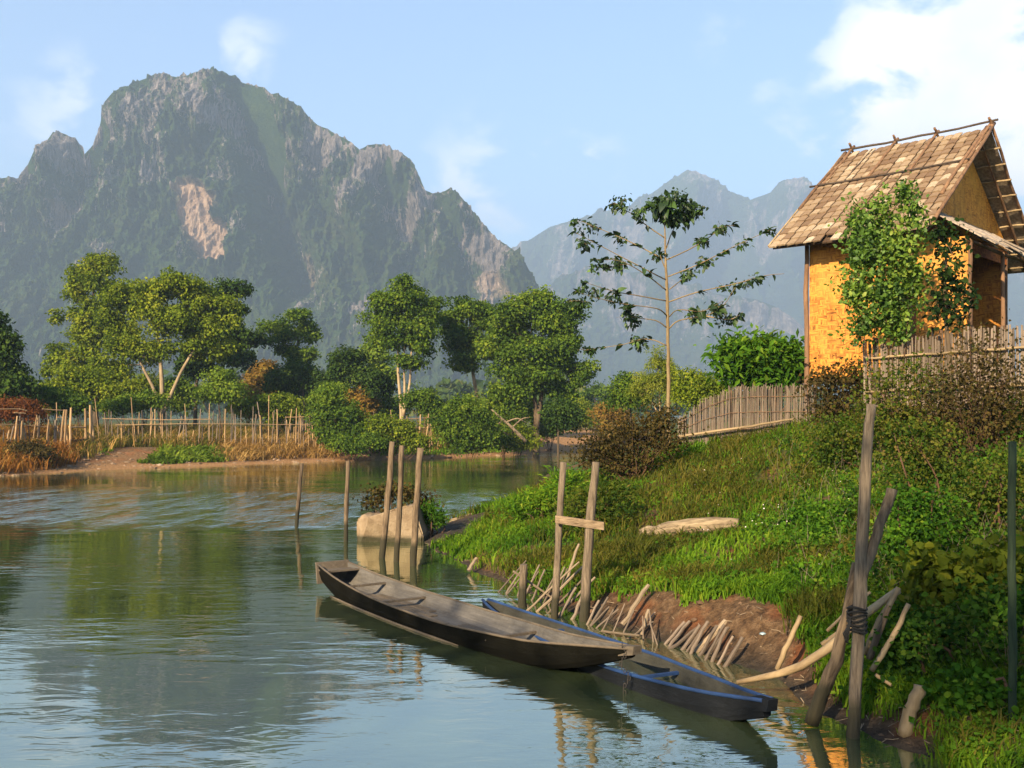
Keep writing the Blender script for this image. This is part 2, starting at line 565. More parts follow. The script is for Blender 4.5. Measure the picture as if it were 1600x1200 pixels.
def ground_material():
    m, nt, out = new_mat('ground_soil')
    big = noise_node(nt, 0.9, 5, 0.6)
    fine = noise_node(nt, 9.0, 6, 0.7)
    soil = ramp(nt, fine, [(0.30, (.028, .016, .009)), (0.5, (.105, .060, .029)), (0.72, (.22, .14, .075))])
    red = ramp(nt, fine, [(0.3, (.10, .030, .010)), (0.7, (.24, .085, .03))])
    soil = mix_col(nt, ramp(nt, noise_node(nt, 1.7, 3), [(0.5, (0, 0, 0)), (0.66, (1, 1, 1))]), soil, red)
    turf = ramp(nt, fine, [(0.3, (.018, .040, .008)), (0.6, (.045, .090, .014)), (0.85, (.10, .12, .03))])
    sand = ramp(nt, fine, [(0.25, (.15, .075, .03)), (0.55, (.28, .155, .065)), (0.85, (.42, .27, .14))])
    mud = ramp(nt, fine, [(0.3, (.020, .016, .011)), (0.6, (.052, .040, .028)), (0.85, (.10, .08, .058))])
    c = mix_col(nt, attr_node(nt, 'turf'), soil, turf)
    c = mix_col(nt, attr_node(nt, 'sand'), c, sand)
    c = mix_col(nt, attr_node(nt, 'mud'), c, mud)
    bump = math_node(nt, 'ADD', fine, math_node(nt, 'MULTIPLY', noise_node(nt, 30, 5, 0.7), 0.5))
    principled(nt, out, c, 0.92, bump, 0.085, 0.15)
    return m


def axis(lo, hi, fine_lo, fine_hi, step, grow=1.10):
    a = list(np.arange(fine_lo, fine_hi, step))
    s = step; x = a[-1]; right = []
    while x < hi:
        s *= grow; x += s; right.append(min(x, hi))
    s = step; x = a[0]; left = []
    while x > lo:
        s *= grow; x -= s; left.append(max(x, lo))
    return np.array(left[::-1] + a + right)


def build_ground():
    xs = axis(-6000, 6000, -3, 8.0, 0.115, 1.06)
    ys = axis(-60, 9500, 6.2, 20, 0.115, 1.045)
    X, Y = np.meshgrid(xs, ys)
    Z, sn, sf = heights(X, Y)
    # out where the river leaves the modelled reach the plain simply goes on
    nx, ny = len(xs), len(ys)
    V = np.stack([X, Y, Z], -1).reshape(-1, 3)
    idx = np.arange(nx * ny).reshape(ny, nx)
    F = np.stack([idx[:-1, :-1], idx[:-1, 1:], idx[1:, 1:], idx[1:, :-1]], -1).reshape(-1, 4)
    cut = np.exp(-((Y - 10.5) / 1.7) ** 2)
    edge = 0.16 + 0.46 * cut + 0.30 * fbm(X * 1.4, Y * 1.4, 3)
    turf_n = sstep(edge, edge + 0.3, sn) * (1 - 0.85 * sstep(0.05, 0.3, fbm(X * 0.55 + 9, Y * 0.55, 3) - 0.12))
    turf_f = sstep(3.0, 9.0, sf) * (0.5 + 0.5 * sstep(-0.1, 0.25, fbm(X * 0.2, Y * 0.2, 3)))
    turf = np.where(sn > 0, turf_n, turf_f)
    path = sstep(2.2, 0.8, np.abs(X - (3.4 + (Y - 66) * 0.12) + 0.5 * np.sin(Y * 0.4)) * 0.8) * sstep(64, 66, Y) * sstep(110, 90, Y)
    sand = np.maximum(np.where(sn > -2, 0, sstep(-1, 0.1, sf) * sstep(1.9, 0.7, sf)), path)
    gate = sstep(2.2, 0.9, np.abs((X + 18.2) - (Y - 44) * 0.05)) * sstep(41, 42, Y) * sstep(51, 48, Y)
    sand = np.maximum(sand, 0.4 * gate)
    mud = np.where(sn > -3, sstep(0.30, 0.05, sn), 0)
    spit = np.exp(-(((X + 1.4) / 1.3) ** 2 + ((Y - 20.3) / 2.0) ** 2))
    mud = np.maximum(mud * (Y < 40), sstep(0.35, 0.7, spit) * (sn > 0) * sstep(1.9, 1.2, sn))
    turf = turf * (1 - mud)
    me = mesh_np('ground', V, F, ground_material(), {'turf': ('POINT', turf.ravel()), 'sand': ('POINT', sand.ravel()), 'mud': ('POINT', mud.ravel())}, smooth=True)
    tag(link('ground', me), 'brown earth banks and plain on both sides of the river', kind='structure')


def water_material():
    m, nt, out = new_mat('river_water')
    g = nt.nodes.new('ShaderNodeNewGeometry')
    pos = g.outputs['Position']
    sx = nt.nodes.new('ShaderNodeSeparateXYZ'); nt.links.new(pos, sx.inputs[0])
    swell = noise_node(nt, 0.9, 2, 0.5, vec=pos, mapscale=(0.7, 1.25, 1), dist=0.4)
    rip = noise_node(nt, 3.2, 3, 0.55, vec=pos, mapscale=(0.62, 1.5, 1), dist=0.5)
    chop = noise_node(nt, 5.5, 4, 0.65, vec=pos, mapscale=(0.7, 1.3, 1), dist=0.8)
    # stretches of livelier and stiller water
    patch = noise_node(nt, 0.22, 3, 0.5, vec=pos, mapscale=(0.7, 1.6, 1))
    lively = nt.nodes.new('ShaderNodeMapRange'); lively.interpolation_type = 'SMOOTHSTEP'
    lively.inputs['From Min'].default_value = 0.40; lively.inputs['From Max'].default_value = 0.66
    lively.inputs['To Min'].default_value = 0.25; lively.inputs['To Max'].default_value = 1.3
    nt.links.new(patch, lively.inputs['Value'])
    # the riffle: shallow fast water across the river, between 22 and 33 m out
    yy = math_node(nt, 'MULTIPLY_ADD', noise_node(nt, 0.35, 3, 0.6, vec=pos), 5.0, sx.outputs['Y'])
    yy = math_node(nt, 'MULTIPLY_ADD', sx.outputs['X'], 0.10, yy)
    def ss(v, a, b):
        r = nt.nodes.new('ShaderNodeMapRange'); r.interpolation_type = 'SMOOTHSTEP'
        r.inputs['From Min'].default_value = a; r.inputs['From Max'].default_value = b
        nt.links.new(v, r.inputs['Value'])
        return r.outputs[0]
    band = math_node(nt, 'MULTIPLY', ss(yy, 22.5, 24.5), ss(yy, 36.5, 32.0))
    streak = noise_node(nt, 1.0, 3, 0.6, vec=pos, mapscale=(1.3, 0.42, 1))
    sm = nt.nodes.new('ShaderNodeMapRange'); sm.inputs['From Min'].default_value = 0.38; sm.inputs['From Max'].default_value = 0.62; sm.inputs['To Min'].default_value = 0.35; sm.inputs['To Max'].default_value = 1.7
    nt.links.new(streak, sm.inputs['Value'])
    band = math_node(nt, 'MULTIPLY', band, sm.outputs[0])
    roll = noise_node(nt, 1.0, 2, 0.5, vec=pos, mapscale=(1.0, 0.55, 1))
    h = math_node(nt, 'MULTIPLY', swell, 0.0062)
    h = math_node(nt, 'MULTIPLY_ADD', math_node(nt, 'MULTIPLY', roll, band), 0.05, h)
    h = math_node(nt, 'MULTIPLY_ADD', math_node(nt, 'MULTIPLY', rip, lively.outputs[0]), 0.0105, h)
    h = math_node(nt, 'MULTIPLY_ADD', math_node(nt, 'MULTIPLY', chop, band), 0.016, h)
    bn = nt.nodes.new('ShaderNodeBump'); bn.inputs['Distance'].default_value = 1.0; bn.inputs['Strength'].default_value = 1.0
    nt.links.new(h, bn.inputs['Height'])
    b = nt.nodes.new('ShaderNodeBsdfPrincipled')
    b.inputs['Base Color'].default_value = (.020, .026, .010, 1)
    b.inputs['Roughness'].default_value = 0.025
    b.inputs['IOR'].default_value = 1.333
    nt.links.new(bn.outputs[0], b.inputs['Normal'])
    # clear, tea-coloured water over the shallows: some of the bed shows through
    tr = nt.nodes.new('ShaderNodeBsdfTransparent'); tr.inputs[0].default_value = (.42, .36, .14, 1)
    lw = nt.nodes.new('ShaderNodeFresnel'); lw.inputs['IOR'].default_value = 1.72
    gl = nt.nodes.new('ShaderNodeBsdfGlossy'); gl.inputs['Roughness'].default_value = 0.025; gl.inputs[0].default_value = (.93, .95, .82, 1)
    nt.links.new(bn.outputs[0], gl.inputs['Normal'])
    body = nt.nodes.new('ShaderNodeMixShader'); body.inputs[0].default_value = 0.65
    df = nt.nodes.new('ShaderNodeBsdfDiffuse'); df.inputs[0].default_value = (.055, .078, .036, 1)
    nt.links.new(tr.outputs[0], body.inputs[1]); nt.links.new(df.outputs[0], body.inputs[2])
    mx = nt.nodes.new('ShaderNodeMixShader')
    nt.links.new(math_node(nt, 'POWER', lw.outputs[0], 0.45), mx.inputs[0]); nt.links.new(body.outputs[0], mx.inputs[1]); nt.links.new(gl.outputs[0], mx.inputs[2])
    nt.nodes.remove(b)
    nt.links.new(mx.outputs[0], out.inputs['Surface'])
    return m


def build_water():
    xs = np.concatenate([[-6000, -1500, -500], np.linspace(-160, 160, 35), [500, 1500, 6000]]); ys = np.linspace(-58, 125, 41)
    X, Y = np.meshgrid(xs, ys)
    V = np.stack([X, Y, np.zeros_like(X)], -1).reshape(-1, 3)
    idx = np.arange(41 * 41).reshape(41, 41)
    F = np.stack([idx[:-1, :-1], idx[:-1, 1:], idx[1:, 1:], idx[1:, :-1]], -1).reshape(-1, 4)
    tag(link('river', mesh_np('river', V, F, water_material(), smooth=True)), 'calm green river with a band of riffles', kind='structure')


build_ground()
build_water()


# ------------------------------------------------------------------ mountains
def mountain_material(name, k=1.0):
    m, nt, out = new_mat(name)
    n1 = noise_node(nt, 0.06 / k, 6, 0.65)
    n2 = noise_node(nt, 0.035 / k, 6, 0.7, mapscale=(1.0, 1.0, 0.30))
    n3 = noise_node(nt, 0.20 / k, 6, 0.75, mapscale=(1.0, 1.0, 0.22))
    n4 = noise_node(nt, 0.30 / k, 4, 0.7)
    rock = ramp(nt, n3, [(0.34, (.05, .045, .045)), (0.5, (.19, .165, .155)), (0.68, (.42, .36, .32))])
    orange = ramp(nt, n3, [(0.30, (.13, .10, .08)), (0.46, (.40, .27, .175)), (0.68, (.64, .48, .34))])
    veg = ramp(nt, math_node(nt, 'MULTIPLY_ADD', n4, .6, math_node(nt, 'MULTIPLY', n1, .45)), [(0.25, (.010, .026, .010)), (0.5, (.034, .066, .016)), (0.72, (.075, .105, .022)), (0.85, (.12, .12, .03))])
    veg = mix_col(nt, attr_node(nt, 'tone'), veg, (.085, .088, .026))
    rk = math_node(nt, 'ADD', attr_node(nt, 'rock'), math_node(nt, 'ADD', math_node(nt, 'MULTIPLY_ADD', n2, 1.3, -0.65), math_node(nt, 'MULTIPLY_ADD', n3, 1.4, -0.7)))
    rk = ramp(nt, rk, [(0.42, (0, 0, 0)), (0.58, (1, 1, 1))])
    c = mix_col(nt, rk, veg, rock)
    c = mix_col(nt, attr_node(nt, 'orange'), c, orange)
    principled(nt, out, c, 0.95, math_node(nt, 'ADD', n3, n4), 6.0 * k, 0.05)
    return m


def build_mountain(name, label, D0, sky, depth, nx, nz, relief, gullies, spurs, orange=None, rockiness=0.5, veg_bump=5.5, seed=0.0, back=260):
    """front of a karst massif: columns along x, rows up the face, relief pushed towards or away from the viewer"""
    sk = np.array(sky, float)
    X0 = (sk[:, 0] - 800) / FOC * D0
    Z0 = (HOR - sk[:, 1]) / FOC * D0 + CAM_H
    xs = np.linspace(X0[0], X0[-1], nx)
    H = np.interp(xs, X0, Z0)
    H = H + (0.010 * D0) * 0.35 * fbm(xs / (0.018 * D0) + seed, xs * 0 + 3.3, 4) * sstep(0, 0.06 * D0, H)
    H = H + 0.0042 * D0 * (ridged(xs / (0.006 * D0) + seed, xs * 0 + 8.1, 3) - .55) * sstep(0.05 * D0, 0.15 * D0, H)
    H = np.maximum(H, 2.0)
    t = np.linspace(0, 1, nz)
    T, XX = np.meshgrid(t, xs, indexing='ij')
    HH = np.broadcast_to(H, T.shape)
    S = D0 / 1500.0
    Zv = T * HH
    dep = depth * (0.16 * (1 - T) + 0.84 * (1 - T) ** 2.3)
    # ribs and gullies run down the face
    xx, zz = XX / S, Zv / S
    warp = 26 * fbm(xx / 120 + seed, zz / 120, 3)
    big = ridged((xx + warp) / 150 + seed, zz / 420 + 0.7, 3) - 0.55
    mid = ridged((xx + warp) / 46 + 3 + seed, zz / 150, 4) - 0.55
    fin = ridged((xx + warp * .5) / 13 + 5 + seed, zz / 55, 3) - 0.55
    fade = sstep(0, 0.12, T) * (0.25 + 0.75 * sstep(1.0, 0.90, T))
    rel = (relief * S) * (0.95 * big + 0.60 * mid + 0.26 * fin) * fade
    # where the face, leaning back, shows each feature as seen across the valley
    lean = D0 / (D0 - dep)
    XP = XX * lean; ZP = (Zv - CAM_H) * lean + CAM_H
    for (path, wid, amp) in gullies + [(p, w, -a) for (p, w, a) in spurs]:
        pp = np.array(path, float)
        gx = (pp[:, 0] - 800) / FOC * D0; gzz = (HOR - pp[:, 1]) / FOC * D0 + CAM_H
        o = np.argsort(gzz)
        c = np.interp(ZP, gzz[o], gx[o])
        w = wid / FOC * D0
        inside = sstep(gzz.min() - 0.02 * D0, gzz.min() + 0.02 * D0, ZP)
        u = (XP - c) / w + 0.25 * fbm(xx / 40, zz / 40, 2)
        rel = rel - amp * S * np.exp(-u * u) * inside * fade
    w1, id1 = worley(xx / 8.5 + 2 * seed, zz / 6.5)
    w2, id2 = worley(xx / 4.2 + 9, zz / 3.4)
    rockn = fbm(xx / 60 + 7 + seed, zz / 90, 4) + 0.35 * ridged((xx + warp) / 22 + seed, zz / 120, 3)
    topness = sstep(0.55, 0.98, T)
    rock = np.clip(rockiness + 0.9 * rockn - 0.35 + 0.40 * topness * sstep(0.25, 0.6, np.clip(HH / H.max(), 0, 1)) + 0.20 * mid + 0.3 * (big > 0.25) * mid, 0, 1)
    rock = rock * sstep(0.04, 0.2, T) * (0.62 + 0.38 * sstep(0.35, 0.75, T))
    org = np.zeros_like(T)
    if orange:
        for (poly, strength) in orange:
            pts = [((a - 800) / FOC * D0, (HOR - b) / FOC * D0 + CAM_H) for a, b in poly]
            wx = XP + 11 * S * fbm(xx / 20, zz / 32, 4)
            sd = sdist(wx, ZP, pts, pts + [pts[0]])
            o = sstep(-3 * S, 6 * S, sd)
            org = np.maximum(org, o * strength)
        rel = rel * (1 - 0.6 * sstep(0.2, .9, org)) + 12 * S * org * (0.5 + fin)
    bump = (veg_bump * S) * ((1 - np.clip(w1, 0, 1)) * (0.5 + id1) + 0.5 * (1 - np.clip(w2, 0, 1)) * (0.4 + id2)) * (1 - sstep(0.45, 0.7, np.maximum(rock, org)))
    Yv = D0 - dep - rel - bump * 1.3
    Zf = Zv + bump * 0.9 * sstep(0.02, 0.1, T)
    Xf = XX + 0.8 * (id1 - 0.5) * bump
    tone = np.clip(0.9 * (id2 - 0.45) + 0.7 * fbm(xx / 70, zz / 60, 3), 0, 1) * 0.75
    V = np.stack([Xf, Yv, Zf], -1).reshape(-1, 3)
    idx = np.arange(nx * nz).reshape(nz, nx)
    F = np.stack([idx[:-1, :-1], idx[:-1, 1:], idx[1:, 1:], idx[1:, :-1]], -1).reshape(-1, 4)
    # back slope, coarse
    step = 6
    tb = np.linspace(1, 0, 14)[1:]
    xb = xs[::step]; Hb = (Zf[-1])[::step]; Yb = (Yv[-1])[::step]
    Vb = [np.stack([xb, Yb, Hb - 0.5], -1)]
    for q in tb:
        Vb.append(np.stack([xb, Yb + back * S * (1 - q) ** 1.3 + 10 * fbm(xb / 60, xb * 0 + q * 3, 2), Hb * q], -1))
    Vb = np.stack(Vb, 0); nb, mb = Vb.shape[:2]
    ib = np.arange(nb * mb).reshape(nb, mb) + len(V)
    Fb = np.stack([ib[:-1, :-1], ib[:-1, 1:], ib[1:, 1:], ib[1:, :-1]], -1).reshape(-1, 4)
    Vall = np.concatenate([V, Vb.reshape(-1, 3)])
    z = np.zeros(nb * mb)
    me = mesh_np(name, Vall, np.concatenate([F, Fb]), mountain_material(name + '_face', S),
                 {'rock': ('POINT', np.concatenate([rock.ravel(), z])), 'orange': ('POINT', np.concatenate([org.ravel(), z])), 'tone': ('POINT', np.concatenate([tone.ravel(), z]))}, smooth=False)
    tag(link(name, me), label, kind='structure')


MAIN_SKY = [(-330, 420), (-260, 370), (-200, 350), (-120, 330), (-60, 300), (0, 284), (20, 286), (33, 266), (48, 240), (60, 226), (78, 221), (100, 211), (118, 214), (126, 225), (131, 246),
            (136, 230), (150, 208), (163, 172), (183, 149), (212, 136), (238, 123), (266, 121), (274, 131), (290, 123), (313, 122), (335, 113), (365, 116),
            (390, 126), (418, 140), (440, 159), (468, 172), (490, 190), (515, 204), (545, 218), (562, 237), (578, 227), (600, 223), (622, 236), (642, 254),
            (660, 285), (667, 302), (685, 298), (712, 304), (730, 326), (760, 358), (786, 378), (810, 400), (830, 430), (846, 462), (866, 520), (900, 585), (940, 632), (985, 650)]
build_mountain('mountain', 'tall forested limestone mountain with an orange cliff face', 1050, MAIN_SKY, 231, 620, 340, 72,
               gullies=[([(388, 128), (398, 200), (412, 300), (440, 380), (470, 470)], 28, 120), ([(135, 240), (122, 320), (60, 430)], 20, 55),
                        ([(600, 280), (622, 330), (650, 420)], 20, 40), ([(690, 320), (720, 380), (745, 450)], 16, 34), ([(48, 300), (42, 380)], 14, 30),
                        ([(500, 300), (540, 400), (560, 470)], 22, 35)],
               spurs=[([(330, 120), (335, 260), (330, 420)], 40, 30), ([(100, 215), (95, 330), (90, 420)], 34, 40), ([(470, 180), (520, 300), (600, 430)], 30, 35),
                      ([(600, 226), (660, 330), (700, 430)], 22, 30), ([(790, 390), (810, 480)], 30, 25)],
               orange=[([(286, 288), (312, 286), (330, 306), (348, 318), (350, 350), (364, 370), (362, 414), (345, 416), (318, 412), (308, 385), (284, 352), (280, 318)], 1.0),
                       ([(735, 440), (760, 425), (780, 430), (800, 470), (750, 480)], 0.5), ([(92, 325), (126, 322), (120, 350), (105, 360)], 0.45),
                       ([(455, 390), (478, 395), (485, 450), (466, 445)], 0.45)],
               rockiness=0.30)
FAR_SKY = [(640, 470), (700, 440), (760, 408), (812, 385), (845, 371), (880, 352), (930, 340), (980, 326), (1020, 305), (1040, 291), (1058, 279), (1080, 274), (1105, 277), (1125, 290),
           (1145, 303), (1168, 315), (1190, 322), (1202, 308), (1214, 293), (1230, 284), (1250, 286), (1262, 295), (1290, 320), (1340, 345), (1420, 360), (1520, 350), (1640, 370), (1800, 400), (2000, 450), (2200, 520)]
build_mountain('distant_mountain', 'pale hazy distant karst ridge with twin peaks', 3500, FAR_SKY, 330, 300, 150, 60, gullies=[([(1150, 310), (1130, 420), (1100, 560)], 26, 60), ([(1195, 322), (1200, 420), (1215, 520)], 18, 50)],
               spurs=[([(1085, 276), (1040, 400), (990, 540)], 30, 60), ([(1235, 286), (1210, 400), (1240, 540)], 26, 60)], rockiness=0.3, seed=4.7)
HILL_SKY = [(700, 560), (760, 520), (800, 500), (835, 470), (870, 440), (905, 424), (950, 418), (990, 430), (1040, 436), (1090, 450), (1140, 470), (1180, 468), (1215, 480), (1260, 520), (1330, 560), (1420, 580), (1560, 570), (1700, 590), (1900, 620)]
build_mountain('foothill', 'wooded foothill below the distant ridge', 2500, HILL_SKY, 300, 210, 90, 46, gullies=[], spurs=[], rockiness=0.34, seed=9.1)


# ------------------------------------------------------------------ foliage
def unit(a):
    return a / np.maximum(np.linalg.norm(a, axis=-1, keepdims=True), 1e-9)


def leafcloud(rng, blobs, n, size, aspect=0.42, csize=0.45, per=26, upright=0.0, shell=0.55, flat=0.55, droop=0.25, hexa=False, puff=False):
    """blobs: (centre, (rx, ry, rz)); leaves are gathered in small sprays spread through each blob"""
    vol = np.array([b[1][0] * b[1][2] for b in blobs]) ** 0.9
    vol = vol / vol.sum()
    Vs, Fs, var = [], [], []
    off = 0
    for b, w in zip(blobs, vol):
        c = np.array(b[0]); r = np.array(b[1])
        k = max(int(n * w), 12)
        nc = max(k // per, 3)
        d = unit(rng.normal(size=(nc, 3)))
        rad = shell + (1 - shell) * rng.random((nc, 1)) ** 0.7
        rad *= 0.72 + 0.36 * rng.random((nc, 1))
        inner = rng.random((nc, 1)) < 0.22
        rad = np.where(inner, rad * rng.random((nc, 1)), rad)
        cen = d * rad
        tone = rng.normal(0, 0.15, nc) + rng.normal(0, .10)
        ci = rng.integers(0, nc, k)
        cs = csize * (0.6 + 0.8 * rng.random(nc))[ci][:, None]
        pos = c + cen[ci] * r + rng.normal(size=(k, 3)) * cs * np.array([1, 1, flat])
        outw = unit(cen[ci] * r + rng.normal(size=(k, 3)) * 0.25)
        if puff:
            pd = unit(rng.normal(size=(k, 3)) + np.array([0, 0, .35]))
            pos = c + cen[ci] * r * .92 + pd * cs * (0.45 + 0.75 * rng.random((k, 1)) ** .8) * np.array([1.25, 1.25, flat * 1.5])
            outw = unit(pd + outw * .35)
        nrm = unit(outw * (1.0 if puff else 0.55) + np.array([0, 0, 0.3 if puff else 0.6]) + rng.normal(size=(k, 3)) * (0.45 if puff else 0.75))
        ax = unit(np.cross(nrm, rng.normal(size=(k, 3))))
        ax = unit(ax + outw * 0.5 + np.array([0, 0, upright - droop]))
        side = unit(np.cross(ax, nrm))
        nn = np.cross(side, ax)
        L = size * (0.6 + 0.8 * rng.random((k, 1)))
        W = L * aspect
        mid = pos + ax * L * 0.45
        if hexa:
            m1 = pos + ax * L * 0.3; m2 = pos + ax * L * 0.68 - np.array([0, 0, 0.05]) * L
            v = np.stack([pos, m1 + side * W * .9 + nn * W * .25, m2 + side * W * .75 + nn * W * .2, pos + ax * L + np.array([0, 0, -0.16]) * L, m2 - side * W * .75 + nn * W * .2, m1 - side * W * .9 + nn * W * .25], 1)
            i0 = off + np.arange(k) * 6
            Fs.append(np.stack([np.stack([i0 + a_, i0 + b_, i0 + c_], -1) for a_, b_, c_ in ((0, 1, 5), (1, 2, 4), (1, 4, 5), (2, 3, 4))], 1).reshape(-1, 3))
        else:
            v = np.stack([pos, mid + side * W + nn * W * 0.25, pos + ax * L + np.array([0, 0, -0.12]) * L, mid - side * W + nn * W * 0.25], 1)
            i0 = off + np.arange(k) * 4
            Fs.append(np.stack([np.stack([i0, i0 + 1, i0 + 2], -1), np.stack([i0, i0 + 2, i0 + 3], -1)], 1).reshape(-1, 3))
        Vs.append(v.reshape(-1, 3))
        vv = np.clip(0.42 + tone[ci] + rng.normal(0, 0.17, k), 0, 1)
        var.append(np.repeat(vv, 4 if hexa else 2))
        off += k * (6 if hexa else 4)
    return np.concatenate(Vs), np.concatenate(Fs), np.concatenate(var)


def px_blobs(rng, blobs, d, deep=0.85):
    out = []
    for b in blobs:
        px, py, rx, ry = b[:4]
        dd = d + (b[4] if len(b) > 4 else 0)
        c = P(px, py, dd)
        R = rx / FOC * dd
        out.append(((c.x, c.y, c.z), (R, R * deep, ry / FOC * dd)))
    return out


def tree(name, label, cat, d, trunks, blobs, n, size, mat, bark, r0=0.16, group=None, csize=0.55, seed=1, per=26, aspect=0.42, shell=0.5, base_px=None, flat=0.55, fine=True, hexa=False, upright=0.0):
    """trunks: polylines in photo pixels at distance d; every leaf mass gets a limb from the nearest trunk point"""
    rng = np.random.default_rng(seed)
    tr = [[P(x, y, d) for x, y in t] for t in trunks]
    b0 = tr[0][0]
    g = gz(b0.x, b0.y)
    root = thing(name, (b0.x, b0.y, g), label, cat, group)
    wb = px_blobs(rng, blobs, d)
    if fine:
        sub = []
        for (c, r) in wb:
            for _ in range(6):
                v = unit(rng.normal(size=3)) * np.array(r) * (.35 + .65 * rng.random())
                f_ = .30 + .32 * rng.random()
                sub.append((tuple(np.array(c) + v), (r[0] * f_ * 1.25, r[1] * f_ * 1.25, r[2] * f_ * 1.15)))
        leafb = sub
    else:
        leafb = wb
    allpts = []
    mb = MB()
    for k, t in enumerate(tr):
        t = [v.copy() for v in t]
        t[0].z = gz(t[0].x, t[0].y) - 0.15 if k == 0 or abs(t[0].z - g) < 0.8 else t[0].z
        for v in t[1:-1]:
            v.y += rng.normal(0, 0.12)
        sp = smooth_path(t, 4)
        m = len(sp)
        rr = [r0 * (1.25 if i == 0 else 1) * (1 - 0.72 * i / m) * (1 if k == 0 else 0.8) for i in range(m)]
        mb.tube(sp, rr, 8, wob=0.05, rng=rng)
        allpts += [(p, r) for p, r in zip(sp[m // 3:], rr[m // 3:])]
    for (c, r) in wb:
        c = Vector(c)
        cand = [(p, q) for p, q in allpts if p.z < c.z + 0.2] or allpts
        p, q = min(cand, key=lambda a: (a[0] - c).length + 0.3 * abs(a[0].z - c.z + 0.7))
        midp = p.lerp(c, 0.5) + Vector(rng.normal(0, 0.12, 3))
        midp.z -= 0.1
        mb.tube(smooth_path([p, midp, c], 3), [q * 0.6, q * .5, q * .42, q * .35, q * .28, q * .2, q * .13], 6, cap=False)
        for _ in range(5):
            e = c + Vector(unit(rng.normal(size=3)) * np.array(r) * 0.8)
            s = p.lerp(c, 0.55 + 0.4 * rng.random())
            mb.tube([s, s.lerp(e, .5) + Vector(rng.normal(0, .06, 3)), e], [q * .22, q * .15, q * .06], 4, cap=False)
    V, F = mb.get()
    part('trunk', root, V, F, bark, smooth=True)
    if fine:
        n = int(n * 3.0); size = size * .46; per = 60; csize = csize * .70
    V, F, var = leafcloud(rng, leafb, n, size, csize=csize, per=per, aspect=aspect, shell=shell, flat=flat, hexa=hexa, puff=fine, upright=upright)
    part('crown', root, V, F, mat, attrs={'var': ('FACE', var)})
    return root


def shrub(name, label, cat, d, base, blobs, n, size, mat, bark=None, group=None, csize=0.3, seed=1, stems=7, aspect=0.42, per=20, shell=0.45, upright=0.1, flat=0.7, stem_r=0.018, deep=0.85, hexa=False, puff=False):
    """base: photo column of its foot"""
    rng = np.random.default_rng(seed)
    bx = (base - 800) / FOC * d
    if d < 18 and size < .1:          # let the growth reach the ground
        extra = []
        for b in blobs:
            x = (b[0] - 800) / FOC * d; gy = HOR + FOC * (CAM_H - gz(x, d)) / d
            if gy - (b[1] + b[3]) > 4: extra.append((b[0], (b[1] + gy) / 2, b[2] * .9, max((gy - b[1]) / 2, 6)))
        blobs = list(blobs) + extra
    g = gz(bx, d)
    root = thing(name, (bx, d, g), label, cat, group)
    wb = px_blobs(rng, blobs, d, deep)
    mb = MB()
    b0 = Vector((bx, d, g - 0.05))
    for i in range(stems):
        c, r = wb[i % len(wb)]
        e = Vector(c) + Vector(unit(rng.normal(size=3)) * np.array(r) * 0.7)
        s = b0 + Vector((rng.normal(0, .12), rng.normal(0, .12), 0))
        m = s.lerp(e, 0.5) + Vector(rng.normal(0, 0.08, 3))
        mb.tube(smooth_path([s, m, e], 3), [stem_r * q for q in (1.1, 1, .9, .75, .6, .45, .3)], 5, cap=False)
    V, F = mb.get()
    part('stem', root, V, F, bark or W_TWIG, smooth=True)
    V, F, var = leafcloud(rng, wb, n, size, csize=csize, per=per, aspect=aspect, shell=shell, upright=upright, flat=flat, hexa=hexa, puff=puff)
    part('foliage', root, V, F, mat, attrs={'var': ('FACE', var)})
    return root


# ---- far bank trees
FT = 'trees on the far bank'
tree('tree', 'tall olive green tree rising behind the wide forked tree', 'tree', 74, [[(150, 650), (148, 560), (146, 450)]],
     [(145, 415, 36, 26), (112, 455, 26, 30), (165, 455, 40, 36), (125, 505, 34, 34), (175, 515, 40, 40), (100, 560, 30, 34), (140, 590, 44, 40)], 9000, 0.42, G['tree_olive'], W_TRUNKD, 0.22, FT, seed=2)
tree('tree', 'wide spreading sunlit tree with pale forked trunks on far bank', 'tree', 62, [[(252, 665), (254, 610), (250, 565), (246, 520), (240, 470)], [(253, 650), (268, 615), (288, 572), (320, 520), (345, 490)], [(252, 655), (240, 610), (222, 570), (205, 530)]],
     [(235, 455, 44, 26), (290, 448, 42, 20), (200, 480, 40, 30), (260, 500, 54, 32), (185, 530, 34, 30), (225, 555, 40, 26), (315, 480, 40, 30), (345, 470, 36, 16), (350, 505, 34, 18), (300, 540, 44, 28), (180, 570, 34, 26)], 15000, 0.34, G['tree_olive'], W_TRUNK, 0.17, FT, seed=3)
tree('tree', 'dark leafy tree overlapping behind the right side of the forked tree', 'tree', 70, [[(305, 655), (308, 600), (318, 540), (330, 480)]],
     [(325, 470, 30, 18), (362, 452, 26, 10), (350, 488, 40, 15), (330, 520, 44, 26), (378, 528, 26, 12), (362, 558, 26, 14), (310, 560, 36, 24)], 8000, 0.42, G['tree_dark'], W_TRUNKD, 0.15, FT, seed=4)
tree('tree', 'slim tree with flat dark sprays between the two tall crowns', 'tree', 76, [[(460, 650), (462, 590), (464, 540), (470, 500)]],
     [(470, 490, 22, 10), (430, 510, 24, 9), (462, 525, 34, 14), (484, 512, 12, 18), (450, 550, 22, 12), (472, 560, 24, 14), (412, 532, 10, 6)], 4200, 0.36, G['tree_green'], W_TRUNKD, 0.13, FT, seed=5)
